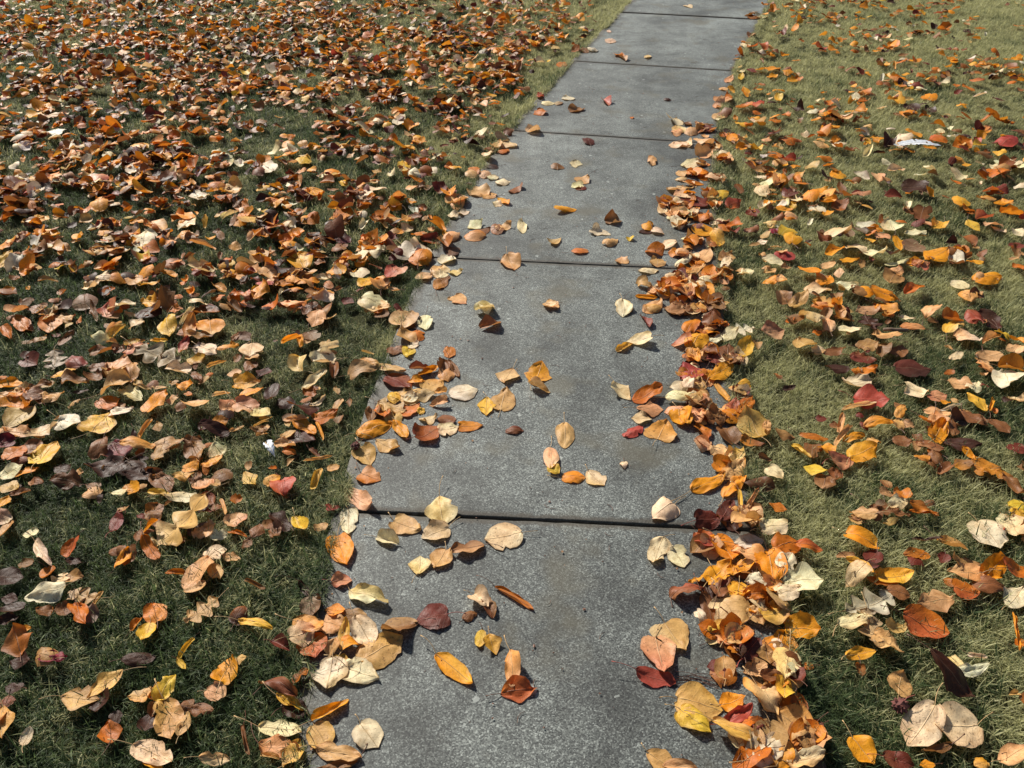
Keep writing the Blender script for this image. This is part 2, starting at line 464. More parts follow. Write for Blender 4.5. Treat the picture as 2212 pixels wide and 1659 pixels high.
def build_grass():
    P, F, A, VAR = [], [], [], []
    NV = 5
    for k in range(NV):
        p, f, a = blade_tuft(0.036, 46, k)
        b = len(P)
        P += p
        F += [tuple(i + b for i in q) for q in f]
        A += a
        VAR += [k] * len(p)
    # where the tufts stand
    n = 130000
    X = rng.uniform(-7.5, 7.5, n * 2)
    Y = rng.uniform(0.1, 11.5, n * 2)
    zc = Y * cp + CAM_H * sp
    half = zc * 1106 / 1800
    keep = (np.abs(X) < half + 0.7)
    eL, eR = edgeL(Y), edgeR(Y)
    dL, dR = eL - X, X - eR
    creep = np.array([mnoise.noise((a * 9, b * 9, 0.5)) + 0.6 * mnoise.noise((a * 31, b * 31, 4.5)) for a, b in zip(X, Y)])
    lim = 0.012 - 0.026 * np.clip(creep, -0.2, 1)
    keep &= (dL > lim) | (dR > lim)
    X, Y = X[keep], Y[keep]
    # a shaggy fringe that leans over both rims of the path
    ye = rng.uniform(0.3, 10.5, 5200)
    half_ = rng.random(5200) < 0.5
    cz = np.array([mnoise.noise((c_ * 6.0, 9.0 if h_ else 2.0, 0.5)) for c_, h_ in zip(ye, half_)])
    dd = rng.uniform(0.004, 0.03, 5200) - 0.018 * np.clip(cz, 0, 1)
    xe = np.where(half_, edgeL(ye) - dd, edgeR(ye) + dd)
    dens = len(X)
    # about 1,000 per square metre
    area = 15 * 11.4 * dens / (2 * n)
    want = int(area * 1250)
    print('grass tufts available', dens, 'area', round(area, 1), 'want', want)
    X, Y = np.concatenate([X[:want], xe]), np.concatenate([Y[:want], ye])
    eL, eR = edgeL(Y), edgeR(Y)
    d = np.where(X < (eL + eR) / 2, eL - X, X - eR)
    near = d < 0.05
    S = rng.uniform(0.8, 1.2, len(X)) * np.where(near, 0.85, 1.0)
    S *= 0.92 + 0.22 * np.sin(X * 3.1 + 0.7) * np.cos(Y * 2.3)
    R = rng.uniform(0, 2 * math.pi, len(X))
    T = rng.integers(0, NV, len(X))
    npt = len(X)
    base = len(P)
    P += list(zip(X.tolist(), Y.tolist(), np.where(d < 0.006, 0.0, hills(X, Y)).tolist()))
    VAR += [99] * npt
    A += [(0, 0, 0, 1)] * npt
    me = bpy.data.meshes.new('grass')
    me.from_pydata(P, [], F)
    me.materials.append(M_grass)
    ca = me.attributes.new('brand', 'FLOAT_COLOR', 'POINT')
    ca.data.foreach_set('color', np.array(A, dtype=np.float32).ravel())
    va = me.attributes.new('variant', 'INT', 'POINT')
    va.data.foreach_set('value', np.array(VAR, dtype=np.int32))
    for nm, arr, ty in (('rot', R, 'FLOAT'), ('scl', S, 'FLOAT'), ('pick', T, 'INT')):
        at = me.attributes.new(nm, ty, 'POINT')
        full = np.zeros(len(P), dtype=np.float32 if ty == 'FLOAT' else np.int32)
        full[base:] = arr
        at.data.foreach_set('value', full)
    o = bpy.data.objects.new('grass', me)
    C.objects.link(o)
    o['kind'] = 'stuff'
    o['label'] = 'short half green, half straw coloured grass of the lawns either side of the path'
    ng = bpy.data.node_groups.new('grass_tufts', 'GeometryNodeTree')
    ng.interface.new_socket('Geometry', in_out='INPUT', socket_type='NodeSocketGeometry')
    ng.interface.new_socket('Geometry', in_out='OUTPUT', socket_type='NodeSocketGeometry')
    N, Lk = ng.nodes, ng.links
    gi, go = N.new('NodeGroupInput'), N.new('NodeGroupOutput')

    def named(nm, ty):
        a = N.new('GeometryNodeInputNamedAttribute')
        a.data_type = ty
        a.inputs['Name'].default_value = nm
        return [s for s in a.outputs if s.enabled and s.name == 'Attribute'][0]

    def is_var(k):
        c = N.new('FunctionNodeCompare')
        c.data_type = 'INT'
        c.operation = 'EQUAL'
        ii = [s for s in c.inputs if s.enabled]
        Lk.new(named('variant', 'INT'), ii[0])
        ii[1].default_value = k
        return c.outputs[0]

    def separate(k):
        s = N.new('GeometryNodeSeparateGeometry')
        s.domain = 'POINT'
        Lk.new(gi.outputs[0], s.inputs[0])
        Lk.new(is_var(k), s.inputs[1])
        return s.outputs[0]
    g2i = N.new('GeometryNodeGeometryToInstance')
    for k in range(NV - 1, -1, -1):
        Lk.new(separate(k), g2i.inputs[0])
    m2p = N.new('GeometryNodeMeshToPoints')
    Lk.new(separate(99), m2p.inputs[0])
    iop = N.new('GeometryNodeInstanceOnPoints')
    Lk.new(m2p.outputs[0], iop.inputs['Points'])
    Lk.new(g2i.outputs[0], iop.inputs['Instance'])
    iop.inputs['Pick Instance'].default_value = True
    Lk.new(named('pick', 'INT'), iop.inputs['Instance Index'])
    cx = N.new('ShaderNodeCombineXYZ')
    Lk.new(named('rot', 'FLOAT'), cx.inputs[2])
    Lk.new(cx.outputs[0], iop.inputs['Rotation'])
    Lk.new(named('scl', 'FLOAT'), iop.inputs['Scale'])
    Lk.new(iop.outputs[0], go.inputs[0])
    md = o.modifiers.new('tufts', 'NODES')
    md.node_group = ng


build_grass()

# ---------------------------------------------------------------- the leaves one can pick out in the place: x y long wide angle look
# look = colour letters, then / and shape and pose letters.  Each block: origin and size of the part of the ground it was read from.
PAL = {
    'w': (.84, .74, .55), 'c': (.93, .77, .47), 't': (.68, .39, .135), 'y': (.86, .50, .05), 'o': (.86, .33, .014),
    'O': (.60, .17, .010), 'p': (.84, .47, .22), 'r': (.50, .085, .05), 'R': (.19, .035, .018), 'b': (.26, .105, .034),
    'B': (.060, .020, .009), 'g': (.38, .29, .19), 'm': (.28, .018, .035)}
BLOCKS = [
 ((0, 2016, 0.6076), """
40 110 110 90 0 t
22 40 110 60 200 cr/w
195 130 100 50 190 c/ef
268 265 190 70 -55 c/ew
460 240 110 85 180 Or|rust red rounded leaf in dark grass
475 320 100 40 0 B
310 395 110 80 200 OR
165 335 90 60 0 b
1195 100 410 200 211 tc/kw|large tan oak leaf with deep lobes on the dark lawn|large tan oak leaf
757 55 135 70 70 Rm/ef
1000 45 120 95 -60 b/r
985 110 110 45 20 o/e
1330 140 160 85 200 pg/ew
1420 165 110 50 10 c/e
1530 45 150 75 30 pr
1540 142 140 28 0 O/h
1670 130 110 80 70 b
1815 65 150 110 150 B
1780 145 80 75 0 b
1945 88 145 95 -60 y/v|mustard yellow leaf folded down its middle, on grass near the first joint|folded mustard yellow leaf
1610 210 70 50 60 b
975 240 140 75 -55 O
772 265 110 60 0 b/e
805 312 150 55 55 o/ew
1395 268 150 75 20 c/f
1500 290 110 50 -10 t
1280 402 240 120 228 tp/ew|pale tan pointed leaf with torn tip, lying over two other tan leaves|pale tan pointed leaf
1395 375 110 90 -60 t/w
1265 490 150 60 190 pt/e
1650 470 130 45 -20 b/h
385 455 135 90 60 cp/k
300 540 270 85 190 wc/w|bright cream leaf, wavy edged, topmost of a small cluster in dark grass|bright cream wavy leaf
490 430 90 90 60 bt
530 550 190 105 160 gt/k|small grey-tan oak leaf touching a bright cream leaf|small grey-tan oak leaf
640 575 110 35 55 t/h
530 680 185 105 -70 O/w
596 665 110 70 70 gB
410 630 120 60 200 b
1005 645 160 115 200 Oo/w|vivid orange-red broad leaf standing up in dark grass|vivid orange-red leaf
885 725 90 80 0 O
956 780 140 90 -110 y/c
1310 637 250 105 215 t/kw|tan oak-like leaf with curled back edges, alone in dark grass|curled tan oak-like leaf
1550 670 130 90 55 BO
1662 725 220 58 -12 y/a|yellow crescent-shaped leaf lying alone on dark grass|yellow crescent leaf
120 860 240 140 20 bO/w
150 780 120 40 15 o
352 948 160 62 10 m/w|small magenta crumpled leaf in dark grass|magenta crumpled leaf
900 960 195 85 0 B/a|blackish plum arched leaf on dark grass|blackish arched leaf
680 1115 285 105 217 py/c|pink and yellow boat-shaped leaf with stalk pointing up, over a brown round leaf|pink boat-shaped leaf
515 1212 200 195 240 tb/rf|broad pinkish brown rounded leaf under a pink boat-shaped leaf
650 1230 140 120 0 B
905 1185 150 82 190 po/w
1000 1165 120 100 60 oy
1078 1150 200 85 60 y/e
1200 885 170 40 -130 y/h|thin yellow rolled leaf standing on its stalk in grass|thin yellow rolled leaf
1175 980 80 38 -50 y
1470 1020 195 115 60 o/w|orange leaf with brown specks leaning upright in grass|specked upright orange leaf
1560 950 80 60 0 t
1402 1170 125 105 -120 pt/f
1825 1140 260 85 -30 bR/w|red-brown wavy leaf leaning over the concrete edge|red-brown wavy leaf
1880 1240 180 55 -25 y
1910 1265 160 120 0 B
1095 1338 240 175 -80 ty/rf|yellow-brown rounded leaf with a clear midrib, lying flat in dark grass|yellow-brown midrib leaf
995 1280 90 80 0 b
1195 1375 160 75 70 t/e
1310 1280 150 80 -10 b
1210 1250 90 70 0 b
960 1370 110 110 0 B
715 1420 180 130 20 Ob/c
745 1330 80 90 0 B
1002 1565 275 170 -25 cp/c|large peach-cream leaf with a pale midrib at the very front of the dark lawn|large peach-cream leaf
985 1640 140 50 0 oy
1395 1600 190 68 5 tc/w
1590 1478 185 68 -80 b/h
15 1375 190 180 20 to/f|round tan-orange leaf cut by the picture's edge
170 1450 115 62 60 ct/e
45 1230 90 80 0 bR
1818 1400 275 100 -10 c/w|long cream leaf with wavy edge, topmost of a stack at the path's rim|long cream stacked leaf
1810 1520 260 125 0 Op/w|orange-red leaf with a dark slit, under a long cream leaf
1900 1565 150 175 0 ty
1750 1590 130 60 0 t
90 1140 120 60 0 B
140 970 150 90 0 B
60 560 120 60 0 B
60 430 170 110 0 B
290 640 100 60 0 b
50 700 120 50 0 B
80 630 150 70 0 B
1820 855 130 90 -30 RB
"""),
 ((1144, 2016, 0.6076), """
376 45 165 105 -90 cw/rf|cream round leaf with stalk pointing up at the first joint's grassy end|cream round leaf by the joint
325 230 235 150 -72 o/rf|bright orange half-round leaf at the path's grassy rim|bright orange half-round leaf
630 168 135 80 -20 c/v
750 75 190 120 -20 tp/w|peach-tan curled leaf with a small tail, lying across the first joint|peach-tan tailed leaf
940 120 185 100 200 ct/f
1380 140 235 150 190 cp/rf|large pale peach leaf just in front of the first joint, stalk crossing it|large pale peach leaf
1143 222 215 80 195 bp/ew|brown ribbed leaf end to end with a pale round leaf|brown ribbed leaf
970 287 145 120 -120 tp/rf
836 328 145 105 180 cy/rf
328 432 130 68 10 rp/w|small coral-red leaf with red stalk near the path's grassy rim|small coral-red leaf
500 540 260 85 -15 cy/w|butter-yellow crescent leaf with pink tip on the front slab|butter-yellow crescent leaf
130 615 130 100 0 bg
120 520 190 50 -40 B
285 620 130 80 0 ob
290 710 160 150 60 t/r
400 648 185 70 0 bt/w
115 735 210 110 -20 to
140 862 195 150 0 Or/rf|orange-red round leaf half under a cream leaf, in the front left cluster of the slab
85 800 185 115 20 pc/w
260 870 120 100 0 t
370 850 165 80 0 o/w
585 882 310 170 30 ty/rf|large tan leaf heavily freckled with brown on the front slab|freckled tan leaf
710 730 245 130 200 bt/w|brown leathery leaf touching a dark maroon leaf|brown leathery leaf
480 768 210 145 -60 cp/rf|cream leaf blushed pink with a long upright stalk|pink-blushed cream leaf
345 800 190 60 80 yt/c
915 670 215 150 0 RB/rf|dark maroon round leaf on the front slab|dark maroon round leaf
250 1032 212 215 -100 cy/rf|broad olive-cream round leaf with small dark dots, lying flat|olive-cream round leaf
455 1030 235 150 -20 ct/f|cream rectangular-looking leaf with torn lower edge beside an olive-cream round one
315 955 110 85 50 yb
60 1060 135 55 45 OB
1060 1002 295 110 -40 oy/c|amber leaf folded like a shell with a stalk trailing on the concrete|amber shell-folded leaf
1228 565 130 100 -40 cB/v|cream leaf with holes propped on a dark brown one|holed cream leaf
1290 600 145 75 -70 bR/v
1162 655 100 55 30 b
1455 538 275 58 -30 Ob/h|long thin rust-brown curled leaf standing off the front slab|thin rust-brown curled leaf
1312 845 125 115 -70 yt/v|straw-yellow bent leaf with tall stalk, middle of the front slab|straw-yellow bent leaf
1228 805 115 60 -100 yt
1440 1020 225 90 -85 po/w|salmon leaf speckled brown, standing on a red-orange leaf|salmon speckled leaf
1480 1145 225 125 10 Or/w|red-orange leaf with red stalk on the open concrete, under a salmon leaf|red-orange leaf with red stalk
255 1268 260 85 32 oy/v|orange yellow leaf bent like a hook at the slab's grassy rim|hooked orange leaf
195 1435 180 160 -60 ty/rf|tan oval leaf peppered with dark spots under a hooked orange leaf
500 1430 190 170 215 cg/rf|pale round leaf with a green tinge and long stalk, alone on the front slab|green-tinged pale leaf
310 1550 290 120 -12 tp/c|large dusty tan leaf curling over a brown one at the bottom of the slab|large dusty tan leaf
290 1635 270 70 0 bt
"""),
 ((2488, 2016, 0.698), """
150 212 150 105 -110 ct/w|cream-tan torn leaf with tall stalk just in front of the first joint|cream-tan torn leaf
265 240 122 92 -60 c/rf
410 160 120 85 -40 rO/w
430 45 160 75 10 RB/w
530 190 185 115 -60 oO/c|amber leaf standing on edge at the drift's inner side|amber edge-standing leaf
540 30 90 110 0 B
625 75 135 105 30 t
690 55 110 60 0 t
800 85 150 78 8 c/w|cream oval leaf with scalloped edge on the drift's grassy side|cream scalloped leaf
660 162 152 68 5 wg/f|pale grey leaf with a dark upper rim in the drift|pale grey drift leaf
650 228 165 90 0 po/w
785 300 190 145 -80 o/rf|bright orange egg-shaped leaf standing upright in the drift|bright orange egg-shaped leaf
870 280 105 100 60 c
485 338 160 110 40 oO/w|orange leaf with rusty dots at the drift's inner side
620 312 180 60 20 ot
310 440 190 70 10 br/w
360 378 90 28 0 o
505 412 140 95 60 b/w|brown-violet cupped leaf in the drift on the concrete side
430 430 110 95 0 B
700 395 135 80 0 c
960 395 205 125 -5 c/w|big bright cream leaf with frilled edge beside the drift|big frilled cream leaf
885 460 145 95 20 c
745 442 185 80 10 op/w
600 450 120 90 0 oy
700 500 150 60 0 O
562 570 200 175 -60 tc/w|broad tan-cream leaf, toothed edge, stalk up, face of the front drift|toothed tan-cream leaf
435 545 170 62 -70 bO/w
490 648 135 60 20 yt
810 582 180 110 20 ty/w
710 590 115 90 0 tp
603 708 168 112 20 tg/c|pale grey-tan cupped leaf on the drift, above purple one|pale grey-tan cupped leaf
668 770 145 100 50 RB/f
385 602 85 48 -60 c/w|tiny cream scrap of leaf on bare concrete beside the drift|tiny cream scrap
955 660 200 95 -10 o/w|apricot leaf with ragged edge on green grass beside the drift|apricot ragged leaf
885 610 60 60 0 t
242 690 205 175 -55 tc/rf|tan leaf with dark top, overlapping a pink one on the front slab|tan dark-topped leaf
158 797 235 170 -80 pr/rf|pink round leaf with a split, on the front slab|pink round leaf
135 925 225 88 -15 rR/w|dark red pointed leaf in front of the pink round leaf|dark red pointed leaf
868 870 175 150 -100 cy/f|pale lemon four-cornered leaf with stalk up, beside the drift|pale lemon square leaf
700 878 142 95 0 tp/w
760 800 110 90 0 bt
600 800 90 70 0 B
380 1062 265 175 -15 ty/rf|broad sandy leaf with dotted face at the inner foot of the drift|broad sandy leaf
352 1172 220 105 -38 y/f|golden yellow leaf with torn corner on concrete|golden torn leaf
570 1062 135 110 20 oO/w
600 1148 180 80 25 r/c|scarlet folded leaf within the front drift|scarlet folded leaf
640 1185 150 85 0 O
745 1055 235 165 -60 oc/w|glowing pale orange leaf on top of the front drift|glowing pale orange leaf
852 1020 100 130 0 yo
925 1198 245 165 -25 to/f|smooth caramel half-moon leaf on the front drift|caramel half-moon leaf
735 1215 140 80 0 R
590 1252 295 78 -22 ty/w|long straw leaf with frilly edge pointing onto the slab|long frilly straw leaf
950 1080 125 75 -60 Ob
780 950 135 60 0 b
750 1330 215 170 40 ct/rf|broad straw leaf with pale veins at the drift's front end|broad straw leaf
985 1320 100 100 0 bt
850 1372 165 115 60 ot/w
980 1400 195 90 10 co/w
170 1390 190 110 -30 t/f
275 1428 190 60 0 pb
880 182 150 115 20 O/w|rust leaf with two pointed lobes on grass beside the drift|rust two-pointed leaf
1000 200 150 50 -12 Or/e
1300 157 210 80 -20 oy/w|orange twisted leaf on straw grass, level with the first joint|orange twisted leaf
1280 312 165 50 -30 y/v
1342 298 85 60 0 Bm
1478 355 205 88 5 yo/c|shiny golden leaf cupped over a brown one|shiny golden cupped leaf
1252 380 125 100 -35 tc/w
1420 385 180 48 -5 bO
1505 450 118 75 0 b
1205 250 100 36 0 bp
1340 520 260 160 20 gw/k|pale grey oak leaf with deep lobes on straw grass|pale grey oak leaf
1345 645 200 130 -75 gt/k|lower grey oak leaf overlapped by other pale leaves
1248 620 195 78 12 ct/w
1482 655 125 68 12 t/e
1440 745 195 80 -30 pt/w
1290 795 165 60 12 yo/w
1713 505 200 122 190 pb/rf|dusty pink-brown oval leaf with toothed edge on the straw lawn|dusty pink-brown oval leaf
1658 630 270 125 -18 Or/ef|long glossy orange-red pointed leaf on the straw lawn|glossy orange-red pointed leaf
1880 345 182 88 0 pO/f
1880 285 165 60 0 bt
2040 332 150 105 40 o/w
2160 335 135 100 20 Or
1880 452 152 90 -10 Or/f
2005 425 215 78 -5 b/e
1820 400 110 48 0 bO
2165 475 125 140 50 c/rf|cream ribbed leaf at the picture's edge on the straw lawn
2015 125 195 130 -50 cw/rf|bright cream round leaf near the picture's edge on the straw lawn|bright cream round lawn leaf
2150 88 165 105 -10 cp/rf
2075 100 60 60 0 r
1805 187 180 72 -15 t/e|lone tan pointed leaf lying flat on straw grass|lone tan pointed leaf
1602 237 140 55 0 Ob/f
1660 160 140 28 0 B
1815 850 150 75 -20 yc/w
1920 890 195 60 10 w/w|white papery curled leaf behind a black-plum leaf|white papery leaf
1955 805 110 40 -10 w/h
1785 952 325 120 -32 B/a|black-plum arched leaf on the straw lawn near the front|black-plum arched leaf
1510 968 118 130 80 t/w|small crumpled tan leaf alone on straw grass|small crumpled tan leaf
1638 1212 240 205 235 cp/rf|pale pink-cream leaf with veins, the one nearer the path of an overlapping pair|pale pink paired leaf
1838 1212 245 205 -62 cp/rf|pale peach leaf with pointed tip, outer one of an overlapping pair|pale peach paired leaf
1305 1338 195 105 -50 o/w|orange wavy leaf alone on the straw lawn at the front|orange front lawn leaf
1502 1400 170 80 -15 Rb
1665 1420 90 50 0 o
1972 1415 90 60 0 ot
2150 1378 145 110 20 pb
1720 1335 185 45 0 b
2155 1025 62 40 0 t
2170 680 200 42 -78 o/h
2198 745 80 60 0 O
990 862 75 42 0 Ob
1290 890 60 60 0 bO
1300 15 140 55 0 tp
1640 8 150 22 0 O
2182 20 90 50 0 y
"""),
 ((0, 1200, 0.6076), """
118 50 115 58 0 pO
145 125 112 85 20 Or/f
45 175 120 70 -60 O
240 25 120 50 0 b
330 60 120 60 60 t
330 122 170 90 10 Op/c
430 88 90 60 30 t
260 222 100 40 30 bt
180 245 100 28 0 b
430 220 130 30 35 b
610 55 115 40 -70 b
700 45 125 70 0 rp
790 20 175 48 0 c/w
735 150 130 35 38 co/h
757 178 150 55 38 yt
888 137 115 58 38 ct/w
960 60 160 80 0 B
1085 150 128 88 10 y/w|golden yellow ragged leaf on the dark lawn
1222 78 150 40 48 c/h
1235 165 135 70 70 Ot/w
1370 150 182 80 10 oc/f|apricot-cream oblong leaf on the dark lawn beside a rust one|apricot-cream oblong leaf
1300 212 150 50 0 bt
1340 48 180 60 0 BO
1290 10 120 30 0 c
1130 30 100 50 0 O
657 240 112 45 0 c/w
850 248 100 50 0 by
885 285 175 70 22 rp/w|coral red wavy leaf on the dark lawn by a greenish oak leaf
1030 235 120 28 0 yo/h
1190 262 62 72 0 rp
1345 292 118 85 -20 c/w|cream leaf with a long looping stalk on the dark lawn|cream loop-stalked leaf
1478 277 145 35 15 ot
1628 292 148 82 0 cp/rf|pale peach toothed leaf on the dark lawn|pale peach toothed leaf
1540 210 50 72 0 b
1630 340 90 38 0 t
655 310 165 60 0 bO
765 290 70 40 0 b
358 360 145 95 0 g/k|small olive-grey oak leaf with narrow lobes
1030 335 260 115 -8 gt/k|olive-grey oak leaf among brown leaves on the dark lawn|olive-grey oak leaf
490 375 122 80 20 bm
413 447 152 62 0 oy/f
770 390 132 88 40 po/w
850 440 110 110 0 tb
710 450 92 60 0 tb
785 460 90 72 0 t
640 400 120 62 0 b
498 510 182 58 5 bt/w
610 470 120 58 0 b
760 535 222 78 22 tc/w|long sandy wavy leaf on the dark lawn|long sandy wavy leaf
865 585 112 92 30 cy/f
700 630 125 92 -20 O/f
790 692 160 52 5 wc/f|chalky white flat sliver of leaf beside a mustard leaf
653 755 205 122 0 y/f|mustard yellow square-cut leaf on the dark lawn|mustard yellow square leaf
450 762 152 110 40 wc/f|pale cream leaf with pointed tip beside a mustard leaf|pale cream tipped leaf
275 815 225 62 25 ct/w
116 725 172 138 0 tb/rf|round brown-tan leaf near the picture's edge on the dark lawn
120 635 222 82 0 oO/w
70 512 152 52 0 o
60 580 150 60 0 ty
140 572 110 60 0 O
345 592 150 50 15 tb
260 542 170 38 0 b
230 600 120 60 0 b
120 820 180 60 0 pb/w
20 810 60 40 0 t
1010 632 175 85 40 oO/w|orange-rust bent leaf with long fine stalk on the dark lawn|orange-rust bent leaf
1118 620 82 40 0 p
1265 657 152 82 25 tp/w
1170 660 80 50 0 b
1152 422 152 70 0 ct/v
1275 467 85 50 -50 b
1270 365 132 48 0 by
1400 377 130 24 20 to/h
1200 525 120 50 0 oO
1122 505 60 28 0 bt
1030 530 100 20 0 t
935 540 90 15 0 t
1432 575 112 32 0 tc/h
1598 507 172 65 5 oc/w
1630 567 152 48 20 o/f
1712 437 92 72 50 Bm/f
1615 400 80 62 0 b
1930 382 137 80 0 yc/v|butter-coloured leaf folded in the middle on the dark lawn
1888 232 125 42 12 oy/h
1950 255 100 28 -85 o
2020 200 122 62 15 bg
2095 368 157 80 0 wp/w|chalky pinkish leaf with wavy edge near the path
2125 285 132 45 0 cw/h
2110 320 140 38 0 bp
2110 245 80 28 0 t
2050 92 122 78 0 po
2090 45 130 58 0 bt
1900 10 130 30 0 Op
2043 492 185 60 38 ct/h|long cream twisted leaf with its stalk up, dark lawn
2170 420 80 100 0 b
2010 565 100 50 0 BO
1485 657 112 70 0 pr
1600 667 150 92 -20 pr/w|salmon wavy leaf in the middle of the dark lawn|salmon wavy leaf
1695 703 112 65 -10 cy/f
1978 700 195 78 15 BR/w
2117 722 165 60 22 Or/f
1920 750 160 40 0 tc/h
1978 797 152 68 -30 ob/f
2075 818 115 34 -68 ot/h
1950 862 190 88 -10 BR/f|dark maroon oval leaf over a tan one on the dark lawn|dark maroon oval lawn leaf
1868 840 100 40 30 t
1850 907 142 58 -15 pt/w
1690 770 105 25 20 t/h
1680 815 112 38 0 bt
1535 800 102 24 25 t/h
1430 767 102 50 20 bo
1330 780 82 70 0 Bm
1400 832 170 58 0 B
945 802 150 44 58 to/h
293 963 165 142 0 yo/rf|round golden-orange leaf, flat, near the outer part of dark lawn|round golden-orange leaf
100 967 155 80 45 O/f
190 932 150 88 0 b
30 892 120 70 0 Bm
75 1080 162 58 20 c/w
160 1082 172 48 14 oO
60 1180 132 80 0 ty/f
22 1290 115 90 0 ob
230 1155 120 38 0 bp
130 1217 120 38 0 b
432 1152 200 88 0 Bb
598 1217 135 58 20 tp
600 1172 100 50 0 b
652 945 105 100 0 b
755 935 205 110 20 Bm/f
900 930 212 62 0 to/a|tan leaf with orange underside arched like a roof, dark lawn|roof-shaped tan leaf
1095 905 205 70 10 bt/w
1040 962 105 90 0 bt
1250 882 112 38 0 b
1268 957 142 110 20 bt/w
1405 947 132 72 18 cp/f
1378 1016 148 54 25 op/f
1240 1050 112 68 0 ot
1190 1102 132 70 0 to
1265 1122 82 60 0 b
1325 1167 142 76 30 pO/f
1060 1150 142 110 -40 b/f
770 1217 102 38 0 c
862 1200 115 78 -40 ob
1040 1222 152 38 -10 yt
1180 1242 182 60 -5 ct/w
1345 1262 100 70 0 bm
1613 1120 105 88 -50 yt/f
1768 1137 110 58 30 ot
1840 1182 165 112 10 rO/w|bright red broad leaf standing in dark grass|bright red broad leaf
2055 1132 125 55 60 yt/h
2060 992 182 18 3 t/h
2160 1055 82 38 10 ty
1450 1315 125 38 -75 t/h
1400 1312 65 50 0 b
850 1060 200 90 0 B
700 1060 250 100 0 B
900 1102 172 80 0 B
400 1062 122 50 0 B
1760 580 92 125 0 B
1850 640 122 60 0 B
10 480 62 38 0 O
1000 1325 105 80 0 bo
2160 1310 90 38 0 rm/w
2188 650 62 70 0 pb
2062 640 112 18 30 c
"""),
